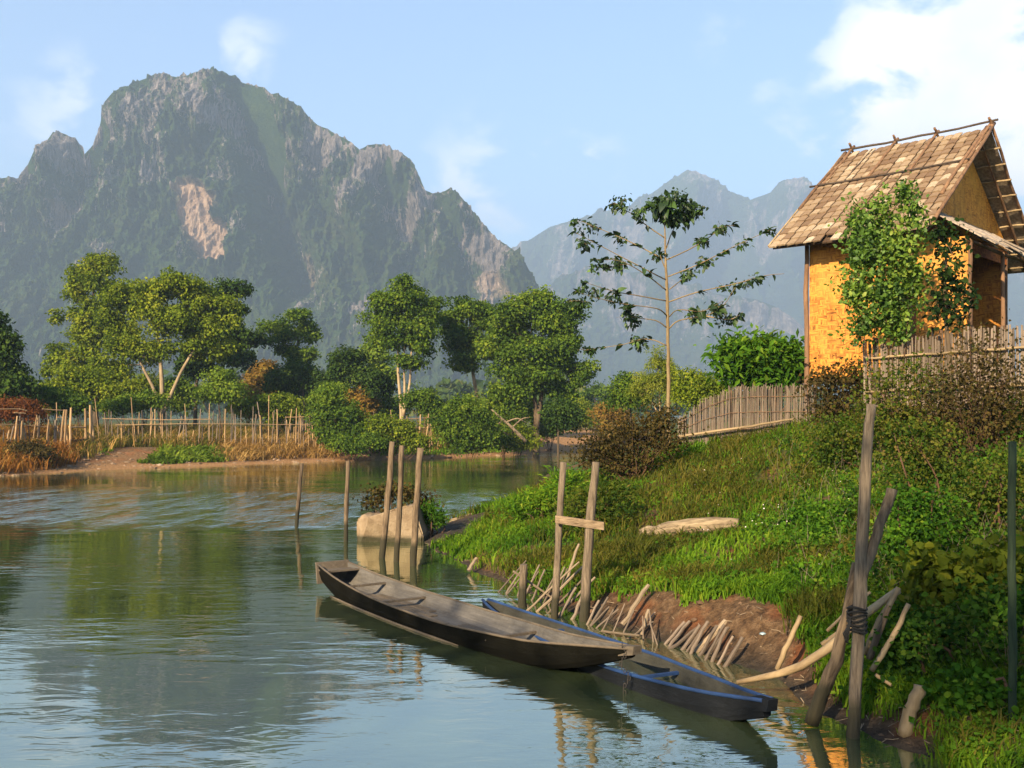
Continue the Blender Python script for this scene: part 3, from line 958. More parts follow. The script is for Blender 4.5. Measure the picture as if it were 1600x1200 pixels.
tree('tree', 'tall tree with three pale slender trunks behind the stake fence', 'tree', 62, [[(628, 672), (626, 630), (622, 580), (622, 520), (628, 470)], [(629, 660), (632, 610), (631, 560), (636, 500)], [(630, 650), (640, 600), (642, 560), (648, 510)]],
     [(625, 458, 34, 20), (648, 475, 36, 18), (604, 478, 26, 18), (640, 505, 42, 20), (590, 500, 22, 8), (672, 482, 16, 8), (650, 540, 30, 16), (612, 530, 30, 18), (660, 520, 20, 10), (640, 565, 26, 10)], 8500, 0.34, G['tree_green'], W_TRUNK, 0.12, FT, seed=6)
tree('tree', 'leaning pale-trunked tree beside the big round crown', 'tree', 66, [[(752, 672), (745, 620), (737, 570), (732, 520)]],
     [(735, 482, 32, 16), (710, 498, 24, 18), (756, 500, 26, 24), (724, 530, 30, 22), (752, 545, 26, 26), (735, 565, 24, 14)], 7000, 0.36, G['tree_green'], W_TRUNK, 0.17, FT, seed=7)
tree('tree', 'big round dense green tree with dark trunk at the river bend', 'tree', 60, [[(838, 690), (838, 650), (832, 600), (828, 540)], [(838, 670), (848, 610), (862, 560)]],
     [(830, 480, 44, 20), (795, 500, 34, 26), (865, 495, 38, 26), (890, 530, 20, 26), (830, 530, 56, 32), (785, 555, 30, 34), (880, 565, 30, 30), (835, 590, 48, 26), (795, 610, 30, 24), (905, 575, 26, 10), (915, 590, 20, 8), (870, 610, 26, 18)], 16000, 0.34, G['tree_green'], W_TRUNKD, 0.2, FT, seed=8)
tree('tree', 'dark shaded tree cut off by the left edge of the view', 'tree', 50, [[(-10, 690), (-8, 600), (-5, 520)]],
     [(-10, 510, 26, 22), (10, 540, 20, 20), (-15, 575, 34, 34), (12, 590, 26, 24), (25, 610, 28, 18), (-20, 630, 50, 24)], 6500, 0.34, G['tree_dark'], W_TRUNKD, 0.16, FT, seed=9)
tree('tree', 'low dark rounded tree behind the middle of the stake fence', 'tree', 68, [[(475, 665), (474, 630), (470, 590)]],
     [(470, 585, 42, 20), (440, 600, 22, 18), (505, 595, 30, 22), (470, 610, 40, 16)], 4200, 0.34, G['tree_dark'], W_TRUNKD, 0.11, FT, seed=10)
tree('tree', 'small dark tree just left of the three slender trunks', 'tree', 66, [[(545, 660), (546, 620), (543, 570)]],
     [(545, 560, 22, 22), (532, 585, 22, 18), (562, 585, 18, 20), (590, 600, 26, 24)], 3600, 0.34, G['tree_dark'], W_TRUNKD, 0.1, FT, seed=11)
tree('tree', 'bright yellow-green young tree glowing behind the slender trunks', 'tree', 80, [[(578, 655), (578, 600), (576, 560)]],
     [(576, 548, 24, 18), (590, 565, 18, 16), (600, 600, 26, 24)], 2200, 0.4, G['tree_lime'], W_TRUNKD, 0.1, FT, seed=12)
tree('tree', 'orange tinted tree between the forked tree and the low dark one', 'tree', 82, [[(408, 655), (408, 610), (405, 580)]],
     [(405, 578, 30, 14), (388, 600, 30, 22), (425, 595, 22, 18), (400, 620, 36, 20)], 3200, 0.4, G['tree_rust'], W_TRUNKD, 0.1, FT, seed=13)
tree('tree', 'grey-green tree far up the path beyond the round crown', 'tree', 120, [[(930, 655), (930, 630), (928, 612)]],
     [(925, 618, 30, 14), (900, 635, 26, 16), (950, 632, 30, 16), (915, 650, 40, 12)], 2600, 0.5, G['tree_green'], W_TRUNKD, 0.14, FT, seed=15)
tree('tree', 'small bushy tree at the river bend right of the dead branches', 'tree', 57, [[(872, 690), (872, 665), (870, 640)]],
     [(878, 640, 24, 18), (868, 660, 24, 16), (895, 655, 16, 14)], 2200, 0.28, G['tree_dark'], W_TRUNKD, 0.07, FT, seed=16)
# trees beyond the near bank
tree('bamboo_clump', 'feathery yellow-green bamboo clump behind the sparse young tree', 'bamboo', 42, [[(1032, 650), (1030, 600), (1025, 555)], [(1036, 650), (1045, 600), (1050, 565)], [(1030, 650), (1010, 610), (1000, 590)]],
     [(1026, 562, 18, 18), (1048, 578, 16, 16), (1015, 590, 20, 18), (1040, 605, 30, 18), (1000, 612, 24, 16), (1070, 610, 26, 14)], 4200, 0.26, G['bamboo_leaf'], W_BAMBOO, 0.035, seed=17, aspect=0.14, csize=0.3)
tree('tree', 'small dark green tree left of the feathery bamboo clump', 'tree', 48, [[(985, 655), (985, 625), (983, 600)]],
     [(982, 603, 16, 14), (970, 622, 20, 14), (998, 620, 16, 14)], 1800, 0.24, G['tree_green'], W_TRUNKD, 0.06, seed=18)
tree('tree', 'rusty leaved bushy tree between the bamboo and the reed fence', 'tree', 38, [[(1092, 650), (1092, 620), (1090, 600)]],
     [(1090, 596, 26, 14), (1072, 612, 24, 14), (1112, 608, 22, 16), (1095, 624, 34, 12)], 2400, 0.2, G['tree_olive'], W_TRUNKD, 0.05, seed=19)

# ---- far bank shrubs
FS = 'shrubs on the far bank'
def fshrub(label, d, base, blobs, n, size, mat, seed, name='shrub', cat='shrub', **k):
    return shrub(name, label, cat, d, base, blobs, int(n * 2.4), size * .48, G[mat], group=FS, seed=seed, csize=k.pop('csize', 0.38), per=60, flat=.5, puff=True, **k)
fshrub('yellow-green bushes below the tall olive tree', 60, 130, [(110, 590, 34, 26), (150, 600, 36, 30), (95, 620, 30, 20), (185, 615, 34, 24)], 4200, 0.3, 'tree_olive', 31)
fshrub('bright lime green shrub right of the forked trunks', 58, 345, [(345, 590, 22, 24), (330, 615, 26, 18), (362, 612, 24, 20)], 2600, 0.28, 'tree_lime', 32)
fshrub('leafy green shrub behind the fence below the forked tree', 58, 210, [(205, 630, 30, 14), (240, 625, 24, 14), (180, 636, 24, 10)], 2200, 0.26, 'tree_green', 33)
fshrub('olive hedge-like shrub behind the long stake fence', 60, 420, [(400, 632, 34, 14), (440, 630, 34, 14), (375, 636, 20, 10)], 2600, 0.28, 'tree_olive', 34)
fshrub('dark green rounded shrub beside the open gate', 52, 100, [(90, 625, 24, 18), (115, 635, 24, 16), (70, 618, 20, 12)], 2400, 0.26, 'tree_green', 35)
fshrub('red-brown leafed shrub behind the bamboo stake fence', 48, 40, [(30, 640, 24, 16), (52, 645, 16, 20), (10, 640, 20, 16), (-10, 642, 20, 16)], 3000, 0.2, 'shrub_red', 36)
fshrub('tall bright green shrub overgrowing the right stake fence', 55, 520, [(520, 625, 24, 24), (505, 650, 22, 22), (540, 650, 30, 24), (515, 680, 26, 20), (560, 672, 26, 20)], 5200, 0.26, 'tree_green', 37)
fshrub('lime green feathery shrub poking above the right stake fence', 60, 515, [(518, 612, 20, 14), (500, 625, 16, 14)], 1500, 0.26, 'tree_lime', 38)
fshrub('brownish green bush hanging over the three mooring posts', 54, 620, [(600, 665, 26, 16), (630, 672, 24, 16), (650, 690, 30, 12), (600, 690, 26, 14)], 3600, 0.24, 'tree_olive', 39)
fshrub('big rounded dark green bush at the water edge', 54, 725, [(722, 640, 34, 20), (700, 660, 30, 20), (745, 660, 32, 22), (720, 680, 44, 18), (760, 682, 30, 16), (735, 695, 36, 10)], 7500, 0.24, 'tree_green', 40)
fshrub('low grassy green shrub between the round bush and the bend', 57, 800, [(795, 690, 30, 10), (825, 690, 22, 10), (815, 675, 20, 10)], 2000, 0.24, 'tree_olive', 41)
fshrub('green thicket under the leaning pale tree', 60, 785, [(770, 640, 26, 20), (800, 645, 26, 20), (785, 665, 26, 16)], 3000, 0.26, 'tree_green', 42)
fshrub('leafy bush between the slender trunks and round bush', 60, 665, [(660, 620, 20, 16), (672, 635, 24, 14), (640, 625, 16, 12)], 2000, 0.26, 'tree_green', 43)
fshrub('small green shrub at the foot of the far bank left of the cut log', 53, 545, [(535, 692, 24, 12), (560, 698, 24, 10), (585, 690, 18, 12)], 2400, 0.22, 'tree_green', 44)
for k, (x, dd, w_, t_, mt, lab) in enumerate((
        (20, 60, 34, 606, 'tree_dark', 'dark understory bush behind the red-brown shrub'), (75, 66, 34, 596, 'tree_olive', 'olive understory bush left of the open gate'),
        (165, 64, 40, 592, 'tree_green', 'mid-green understory bush left of the forked trunks'), (225, 66, 36, 588, 'tree_olive', 'olive bush directly behind the forked trunks'),
        (285, 64, 38, 590, 'tree_lime', 'yellow-green bush between the forked trunks and the lime shrub'), (390, 70, 30, 604, 'tree_rust', 'orange-tinted bush behind the long stake fence'),
        (440, 64, 34, 614, 'tree_olive', 'olive bush under the low dark rounded tree'), (500, 72, 36, 608, 'tree_olive', 'olive bush right of the low rounded tree'),
        (560, 66, 32, 608, 'tree_rust', 'orange-brown bush left of the slender trunks'), (600, 70, 36, 616, 'tree_lime', 'yellow-green bush behind the slender trunks'),
        (690, 68, 30, 628, 'tree_olive', 'low olive bush left of the leaning pale trunk'), (735, 64, 30, 622, 'tree_olive', 'olive bush at the foot of the leaning pale trunk'),
        (800, 64, 40, 612, 'tree_green', 'mid-green bush behind the bleached fallen branch'), (860, 66, 30, 630, 'tree_green', 'mid-green bush at the foot of the round dense tree'),
        (905, 90, 30, 622, 'tree_olive', 'olive bush beside the sandy path'), (955, 80, 34, 628, 'tree_rust', 'rusty bush right of the sandy path'))):
    fshrub(lab, dd, x, [(x - w_ * .4, t_ + 18, w_ * .6, 16), (x + w_ * .4, t_ + 22, w_ * .6, 16), (x, t_ + 12, w_ * .6, 14), (x, t_ + 38, w_, 14)], 1500, .34, mt, 200 + k, csize=.5)
fshrub('dark dry brush over the rusty grass at the left bank edge', 43, 55, [(40, 705, 22, 14), (65, 712, 20, 12)], 1800, 0.18, 'shrub_brown', 45)

# ------------------------------------------------------------------ sticks, stakes and posts
_STICK = {}


def stick_mesh(mat, kind=0):
    """unit stick along z with nodes, one metre long, radius one"""
    key = (mat.name, kind)
    if key not in _STICK:
        rng = np.random.default_rng(100 + kind)
        zs = np.linspace(0, 1, 6)
        pts = [Vector((rng.normal(0, .25) if 0 < i < 5 else 0, rng.normal(0, .25) if 0 < i < 5 else 0, z)) for i, z in enumerate(zs)]
        V, Q, T = tube([Vector((p.x, p.y, p.z * 100)) for p in pts], [1.05, 1.0, .97, .93, .9, .82], 7, wob=0.05, rng=rng)
        V[:, 2] /= 100
        _STICK[key] = mesh_np('stick_shape', V, [Q, T], mat, smooth=False)
    return _STICK[key]


def stick(name, a, b, r, mat, parent=None, kind=0):
    a, b = Vector(a), Vector(b)
    o = bpy.data.objects.new(name, stick_mesh(mat, kind % 4))
    COL.objects.link(o)
    d = b - a
    base = Vector(wloc(parent)) if parent is not None else Vector((0, 0, 0))
    o.location = a - base
    o.rotation_mode = 'QUATERNION'
    o.rotation_quaternion = d.to_track_quat('Z', 'Y')
    o.scale = (r, r, d.length)
    if parent is not None: o.parent = parent
    return o


def pole(name, pts, radii, mat, parent=None, n=12, seed=0, sub=4, wob=0.055, align=False):
    """a natural round pole: world-space path, object origin at its foot, grain along z"""
    rng = np.random.default_rng(seed + 500)
    sp = smooth_path(pts, sub)
    m = len(sp)
    rr = np.interp(np.linspace(0, 1, m), np.linspace(0, 1, len(radii)), radii)
    rr = rr * (1 + rng.normal(0, 0.03, m))
    sp = [p + Vector((rng.normal(0, .12), rng.normal(0, .12), rng.normal(0, .06))) * float(r) if 0 < i < m - 1 else p for i, (p, r) in enumerate(zip(sp, rr))]
    V, Q, T = tube(sp, list(rr), n, wob=wob, rng=rng)
    base = np.array(wloc(parent)) if parent is not None else np.zeros(3)
    o0 = np.array(sp[0])
    V = V - o0; q = None
    if align:
        q = (Vector(sp[-1]) - Vector(sp[0])).to_track_quat('Z', 'Y')
        V = V @ np.array(q.to_matrix())
    me = mesh_np(name, V, [Q, T], mat, smooth=True)
    for p in me.polygons:
        if len(p.vertices) == 3: p.use_smooth = False
    o = link(name, me, parent, tuple(o0 - base))
    if q is not None:
        o.rotation_mode = 'QUATERNION'; o.rotation_quaternion = q
    return o


# mooring posts standing in the river (photo columns of foot and top)
def river_post(label, foot, top, r, seed, group=None, mid=None):
    d = FOC * CAM_H / (foot[1] - HOR)
    a = P(foot[0], foot[1], d); b = P(top[0], top[1], d)
    lo = a - (b - a).normalized() * 0.9
    pts = [lo, a, b] if mid is None else [lo, a, P(mid[0], mid[1], d), b]
    return tag(pole('mooring_post', pts, [r * 1.05, r, r * .95, r * .9], W_POST, seed=seed), label, 'post', group)


MP = 'mooring posts in the water'
river_post('leaning wooden post standing farthest left in the river', (463, 822), (472, 724), 0.043, 1, MP)
river_post('straight wooden post in the river left of the concrete block', (540, 846), (544, 720), 0.045, 2, MP)
river_post('bent wooden post, left one of the three beside the concrete block', (597, 872), (613, 690), 0.052, 3, MP, mid=(606, 775))
river_post('wooden post in the middle of three beside the concrete block', (619, 878), (628, 696), 0.046, 4, MP, mid=(625, 780))
river_post('thick wooden post, right one of the three beside the concrete block', (645, 884), (657, 700), 0.055, 5, MP, mid=(650, 800))

# H-frame of two posts and a cross plank at the bank
hf = thing('mooring_rack', tuple(P(888, 970, 11.9)), 'H-shaped frame of two weathered posts joined by a short plank', 'mooring rack')
pole('post', [P(864, 1000, 11.9), P(868, 930, 11.9), P(873, 830, 11.9), P(880, 722, 11.9)], [.045, .043, .041, .036], W_BANKPOST, hf, seed=6)
pole('post', [P(912, 1000, 11.75), P(914, 930, 11.75), P(922, 820, 11.75), P(931, 722, 11.75)], [.058, .056, .053, .045], W_BANKPOST, hf, seed=7)
mb = MB()
for a, b in ((P(868, 811, 11.78), P(944, 822, 11.66)),):
    u = (b - a).normalized(); w = Vector((0, 0, 1)); v = u.cross(w)
    c = []
    for zz in (-.045, .045):
        for q, s_ in ((a, -1), (b, -1), (b, 1), (a, 1)):
            c.append(tuple(q + w * zz + v * 0.018 * s_))
    mb.hexa(c)
V, F = mb.get(); part('cross_plank', hf, V, F, wood_mat('plank_wood', (.10, .068, .038), (.32, .23, .14), scale=(4, 40, 40)))
tag(pole('stump_post', [P(815, 975, 12.6), P(816, 940, 12.6), P(818, 882, 12.6)], [.055, .055, .048], W_BANKPOST, seed=8), 'short weathered stump post among thin stakes left of the H-frame', 'post')

# the tall post at the landing and what is tied to it
lp = thing('landing_post', tuple(P(1334, 1150, 7.5)), 'tall forked bare post standing at the near landing', 'post')
pole('trunk', [P(1333, 1200, 7.5), P(1335, 1120, 7.5), P(1342, 960, 7.5), P(1348, 820, 7.5), P(1354, 700, 7.5), P(1362, 632, 7.5)], [.048, .046, .045, .042, .037, .031], W_BANKPOST, lp, seed=9, n=16)
pole('side_branch', [P(1346, 905, 7.5), P(1362, 860, 7.5), P(1378, 810, 7.5), P(1394, 764, 7.5)], [.040, .037, .036, .039], W_BANKPOST, lp, seed=10, n=14)
mb = MB()
for k in range(7):
    z = 0.0035 * k
    c = P(1339, 985 - k * 6, 7.5)
    ring = [c + Vector((math.cos(a) * .069, math.sin(a) * .069, 0.012 * math.sin(a * 2 + k))) for a in np.linspace(0, 2 * math.pi, 15)]
    mb.tube(ring, .008, 5, cap=False)
for k in range(4):
    mb.tube([P(1326 + k, 978 - k * 4, 7.42), P(1318 + 2 * k, 990 + 5 * k, 7.40), P(1322 + k, 1004, 7.42)], [.008, .007, .005], 5)
V, F = mb.get()
m_, nt_, out_ = new_mat('dark_rope'); principled(nt_, out_, (.018, .016, .013), 0.9, noise_node(nt_, 60, 3), 0.003)
part('rope_lashing', lp, V, F, m_, smooth=True)
tag(pole('brace_pole', [P(1268, 1130, 7.75), P(1290, 1070, 7.7), P(1318, 985, 7.62), P(1338, 880, 7.66)], [.056, .052, .045, .03], W_POST, seed=11, n=12, align=True), 'dark slanting brace pole tied to the tall landing post', 'pole')


def bank_pole(label, pts, radii, seed, mat=None, name='bamboo_pole', group='loose poles by the landing post'):
    return tag(pole(name, pts, radii, mat or W_BAMBOO, seed=seed, n=9, align=True), label, 'pole', group)


bank_pole('long bent bamboo pole reaching from the blue boat to the landing post', [P(1152, 1066, 8.6), P(1235, 1048, 8.35), P(1295, 1012, 8.2), P(1345, 965, 8.15), P(1404, 922, 8.2)], [.018, .036, .038, .034, .03], 20)
bank_pole('straight pale pole lying just above the long bent pole', [P(1284, 1008, 8.3), P(1340, 968, 8.3), P(1388, 935, 8.35)], [.022, .024, .02], 21)
bank_pole('thin pole leaning behind the landing post at its lashing', [P(1292, 986, 8.5), P(1330, 950, 8.5), P(1360, 925, 8.5)], [.014, .014, .012], 22)
bank_pole('pale pole propped steeply right of the landing post', [P(1350, 1022, 8.15), P(1374, 970, 8.15), P(1404, 918, 8.15)], [.024, .024, .022], 23)
bank_pole('brown pole propped beside the steep pale pole', [P(1358, 1030, 8.0), P(1372, 990, 8.0), P(1390, 946, 8.0)], [.026, .025, .022], 24, W_POST)
bank_pole('outermost propped pole with a forked tip near the shrubs', [P(1362, 1048, 7.9), P(1392, 1000, 7.95), P(1420, 944, 8.0)], [.022, .023, .018], 25)
bank_pole('short pale stick lying on the dark mud below the poles', [P(1368, 1054, 7.9), P(1380, 1062, 7.85), P(1393, 1071, 7.8)], [.014, .014, .013], 26)
bank_pole('single pale bamboo stick upright near the blue boat bow', [P(1214, 1046, 8.9), P(1232, 1005, 8.9), P(1251, 962, 8.9)], [.024, .023, .02], 27)
tag(pole('stump_post', [P(1413, 1150, 7.4), P(1423, 1110, 7.4), P(1438, 1071, 7.4)], [.055, .05, .045], W_BAMBOO, seed=28), 'short stout bamboo stump on the mud right of the landing post', 'post')

pb = P(1582, 1178, 7.15); pb.z = gz(pb.x, pb.y) - .1  # added pole in place of a stray dark upright streak
tag(pole('added_pole', [pb, P(1582, 1000, 7.15), P(1581, 850, 7.15), P(1582, 690, 7.15)], [.028, .028, .027, .026], wood_mat('dark_green_pole', (.010, .018, .010), (.028, .045, .022)), seed=29, wob=.01), 'pole added for a thin dark green upright streak at the right edge of the view', 'pole')

# stakes of the old revetment along the eroded bank
rs = np.random.default_rng(77)


ORD = ['first', 'second', 'third', 'fourth', 'fifth', 'sixth', 'seventh', 'eighth', 'ninth', 'tenth', 'eleventh', 'twelfth']


def stakes(label, group, items, r, mat):
    items = sorted(items)
    for i, (x0, y0, x1, y1, d) in enumerate(items):
        a = P(x0, y0, d); b = P(x1, y1, d + 0.10)
        a = a - (b - a).normalized() * 0.18
        o = stick('bamboo_stake', a, b, r * (0.8 + .4 * rs.random()), mat, None, i)
        tag(o, ORD[i] + ' ' + label, 'stake', group)


it = []
for k in range(11):
    x = 784 + k * 8.0 + rs.normal(0, 2); d = 13.7 - k * 0.11
    it.append((x, 920 + k * 3.4 + rs.normal(0, 3), x + 24 + rs.normal(0, 5), 884 + k * 1.2 + rs.normal(0, 5), d))
stakes('thin grey stake from the left in the fan beside the stump post', 'fan of stakes by the stump post', it, .012, W_REED)
it = [(833, 945, 905, 878, 12.4), (842, 955, 912, 884, 12.3), (852, 962, 918, 898, 12.2), (868, 966, 930, 902, 12.1), (820, 905, 868, 938, 12.7), (890, 892, 905, 850, 12.6)]
stakes('long slanting stake from the left behind the H-frame', 'stakes crossing behind the H-frame', it, .016, W_STAKE)
it = [(918, 975, 936, 938, 11.55), (926, 972, 950, 933, 11.5), (903, 948, 918, 915, 11.9), (882, 950, 900, 918, 12.0)]
stakes('short stubby stake from the left at the H-frame foot', 'short stakes by the H-frame', it, .019, W_REED)
it = []
for k in range(12):
    x = 1040 + k * 8.6 + rs.normal(0, 2); d = 10.55 - k * 0.085
    L = 1.0 + 0.5 * rs.random()
    it.append((x, 1002 + k * 3.2 + rs.normal(0, 3), x + 22 * L + rs.normal(0, 4), 975 + k * 1.4 - 12 * (L - 1) + rs.normal(0, 5), d))
stakes('stake from the left in the broken row along the bare bank', 'broken row of stakes on the bare bank', it, .017, W_REED)
it = []
for k in range(10):
    x = 925 + k * 12 + rs.normal(0, 4); d = 11.45 - k * .10
    it.append((x, 975 + k * 3.0 + rs.normal(0, 5), x + 16 + rs.normal(0, 12), 948 + k * 2.2 + rs.normal(0, 8), d))
stakes('spindly broken stake from the left between the H-frame and the broken row', 'spindly stakes between H-frame and broken row', it, .009, W_REED)
tag(stick('bamboo_stake', P(972, 976, 11.2), P(1014, 914, 11.35), .027, W_STAKE, None, 1), 'thickest pale stake leaning in the middle of the bare bank', 'stake')
tag(stick('bamboo_stake', P(1003, 992, 10.9), P(1014, 952, 10.95), .022, W_STAKE, None, 2), 'upright short stake between the bare-bank row and the thick leaning stake', 'stake')
tag(stick('bamboo_stake', P(1085, 1020, 10.2), P(1134, 970, 10.3), .036, W_STAKE, None, 3), 'broad split stake, widest in the broken row', 'stake')
tag(stick('broken_branch', P(940, 986, 11.0), P(1000, 993, 10.6), .014, W_STAKE, None, 3), 'thin branch lying across the shallows between boat and bank', 'branch')
tag(stick('cut_stick', P(732, 892, 15.3), P(745, 872, 15.4), .03, W_STAKE, None, 0), 'short pale stick poking from the grass tip of the bank', 'stick')

# pale log on the grass, pole on the mud spit, cut log on the far bank
def ground_pt(px, py, d0=12.0, lift=0.0):
    """point of the ground (raised by lift) that the photograph shows at this place"""
    lo, hi = 6.0, 60.0
    ds = np.linspace(lo, hi, 1100)
    x = (px - 800) / FOC * ds; z = CAM_H - (py - HOR) / FOC * ds
    h = heights(x, ds)[0] + lift
    k = np.argmax(h >= z)
    return Vector((x[k], ds[k], h[k]))


a = ground_pt(1002, 838, lift=0.10); b = ground_pt(1155, 822, lift=0.06)
b.z += 0.02
tag(pole('log', [a, a.lerp(b, .3) + Vector((0, 0, .03)), a.lerp(b, .7) + Vector((0, 0, .03)), b], [.10, .125, .112, .07], W_DRIFT, seed=31, n=16, wob=.015, align=True), 'pale smooth log lying in the green grass', 'log')
tag(pole('driftwood_pole', [P(703, 815, 21.9), P(750, 803, 22.3), P(800, 788, 22.8)], [.05, .075, .06], W_DRIFT, seed=32, align=True), 'long pale pole lying on the mud spit behind the block', 'log')
a = P(570, 694, 55.5); b = P(591, 717, 54.0)
tag(pole('log', [a, a.lerp(b, .5), b], [.22, .25, .27], W_DRIFT, seed=33, align=True), 'pale cut log tilted down to the far waterline', 'log')
db = thing('dead_branch', tuple(P(800, 690, 56)), 'bleached fallen branch with bare twigs on the far bank', 'branch')
pole('limb', [P(822, 690, 56), P(800, 668, 56), P(785, 655, 56), P(768, 640, 56)], [.10, .085, .07, .04], W_DRIFT, db, seed=34, n=8)
for k, pp in enumerate(([(800, 668), (815, 655), (828, 652)], [(790, 660), (808, 654), (822, 660)], [(785, 655), (778, 668), (795, 680)], [(805, 672), (790, 682), (775, 680)])):
    pole('twig', [P(x, y, 56 + .2 * k) for x, y in pp], [.05, .04, .02], W_DRIFT, db, seed=35 + k, n=6)


# ------------------------------------------------------------------ boats
def boat_wood(name, c1, c2, c3, rough=0.8, spec=.2):
    m, nt, out = new_mat(name)
    g = noise_node(nt, 1.0, 7, 0.7, mapscale=(1.6, 26, 26))
    b = noise_node(nt, 2.6, 5, 0.65)
    f = noise_node(nt, 22, 5, 0.7)
    c = ramp(nt, g, [(0.3, c1), (0.62, c2), (0.8, c3)])
    c = mix_col(nt, ramp(nt, b, [(0.42, (0, 0, 0)), (0.7, (.75, .75, .75))]), c, tuple(x * 0.45 for x in c1))
    c = mix_col(nt, math_node(nt, 'MULTIPLY', f, 0.35), c, c3)
    principled(nt, out, c, rough, math_node(nt, 'ADD', g, f), 0.006, spec)
    return m


M_GREY = boat_wood('boat_grey_wood', (.034, .031, .027), (.098, .089, .077), (.175, .162, .143))
M_TAR = boat_wood('boat_tarred_hull', (.003, .003, .0025), (.006, .006, .0045), (.013, .012, .008), 0.9, .02)
M_RIM = boat_wood('boat_rim_wood', (.045, .035, .024), (.11, .086, .058), (.19, .15, .105))
M_BLUE = boat_wood('boat_blue_paint', (.008, .022, .070), (.014, .044, .135), (.035, .07, .15), 0.7)
M_BLUEIN = boat_wood('boat_inner_wet_wood', (.014, .015, .012), (.036, .036, .029), (.075, .07, .057), 0.7)
M_BLUEOUT = boat_wood('boat_blue_black_hull', (.005, .006, .007), (.009, .011, .014), (.022, .024, .028), 0.8, .08)


def build_boat(label, name, s0, s1, ncen, dirv, W, gun, bot, floor_z, mats, thwarts, planks, rim, transom, chine):
    """dirv runs from stern to bow; stations t in 0..1; local x along the boat, y across (positive = away from the viewer)"""
    u = Vector((dirv[0], dirv[1], 0)).normalized()
    n = Vector((-u.y, u.x, 0))
    if n.y < 0: n = -n
    org = u * s0 + n * ncen
    L = s1 - s0
    root = thing(name, tuple(org), label, 'boat')
    root.rotation_euler = (0, 0, math.atan2(u.y, u.x))
    flip = 1 if (Vector((-u.y, u.x, 0)) - n).length < 0.1 else -1
    m_out, m_in, m_rim = mats
    ts = np.linspace(0, 1, 41)
    w = np.interp(ts, *zip(*W)); g = np.interp(ts, *zip(*gun)); b = np.interp(ts, *zip(*bot))
    ker = np.array([.25, .5, .25])
    for arr in (w, g, b):
        for _ in range(3):
            arr[1:-1] = np.convolve(arr, ker, 'same')[1:-1]
    th = 0.028
    prof = []
    for k in range(41):
        W_, G_, B_ = w[k], g[k], b[k]
        outp = [(-W_, G_), (-W_ * .95, G_ * .55 + B_ * .45), (-W_ * .80, B_ + .04), (-W_ * .62, B_), (0, B_ - .01), (W_ * .62, B_), (W_ * .80, B_ + .04), (W_ * .95, G_ * .55 + B_ * .45), (W_, G_)]
        wi = max(W_ - th, .004)
        fz = max(B_ + .03, floor_z if 0.03 < ts[k] < 0.94 else B_ + .03)
        fz = min(fz, G_ - .02)
        inn = [(wi, G_), (wi * .95, G_ * .6 + fz * .4), (wi * .80, fz + .02), (wi * .62, fz), (0, fz), (-wi * .62, fz), (-wi * .80, fz + .02), (-wi * .95, G_ * .6 + fz * .4), (-wi, G_)]
        prof.append([(ts[k] * L, y * flip, z) for y, z in outp + inn])
    Pn = np.array(prof); m = Pn.shape[1]
    V = Pn.reshape(-1, 3)
    Q = []; mi = []
    for k in range(40):
        for j in range(m):
            j2 = (j + 1) % m
            q = (k * m + j, k * m + j2, (k + 1) * m + j2, (k + 1) * m + j)
            Q.append(q if flip < 0 else q[::-1]); mi.append(0 if j < 8 else (2 if j in (8, 17) else 1))
    for k in (0, 40):
        for j in range(8):
            q = (k * m + j, k * m + j + 1, k * m + 16 - j, k * m + 17 - j)
            Q.append(q); mi.append(0)
    me = mesh_np('hull', V, np.array(Q), [m_out, m_in, m_rim], smooth=False, mat_index=mi)
    link('hull', me, root)
    # gunwale rails
    for sd in (-1, 1):
        pts = [Vector((ts[k] * L, sd * flip * (w[k] - .004), g[k] + .004)) for k in range(0, 41, 2)]
        V, Q_, T_ = tube(pts, rim, 6)
        link('gunwale', mesh_np('gunwale', V, [Q_, T_], m_rim, smooth=True), root)
    def board(nm, x0, x1, y0, y1, z, tk, mat, tilt=0.0):
        c = [(x0, y0, z - tk), (x1, y0, z - tk), (x1, y1, z - tk), (x0, y1, z - tk), (x0 + tilt, y0, z), (x1 + tilt, y0, z), (x1 + tilt, y1, z), (x0 + tilt, y1, z)]
        q = MB(); q.hexa(c)
        V, F = q.get()
        return link(nm, mesh_np(nm, V, F, mat), root)
    for (t, wd, dz) in thwarts:
        k = int(t * 40)
        ww = w[k] * 0.97
        board('thwart', t * L - wd / 2, t * L + wd / 2, -ww, ww, g[k] - dz, .025, m_rim)
    for (t0, t1, y0, y1, dz) in planks:
        board('floor_board', t0 * L, t1 * L, y0 * flip, y1 * flip, floor_z + .018 + dz, .015, m_rim)
    if transom:
        board('stern_board', -.035, 0.0, -w[0] * 1.04, w[0] * 1.04, g[0] + .03, g[0] - b[0] + .03, m_rim, -0.05)
        board('stern_seat', 0.0, .26, -w[1] * .93, w[1] * .93, g[1] - .035, .02, m_rim)
    if chine:
        pts = [Vector((ts[k] * L, -flip * (w[k] * .90 + .010), 0.008 + .25 * max(b[k] + .02, 0))) for k in range(3, 27, 2)]
        V, Q_, T_ = tube(pts, [.008] + [.014] * (len(pts) - 2) + [.006], 6)
        link('rubbing_strake', mesh_np('rubbing_strake', V, [Q_, T_], m_rim, smooth=True), root)
    return root, L, w, g, flip


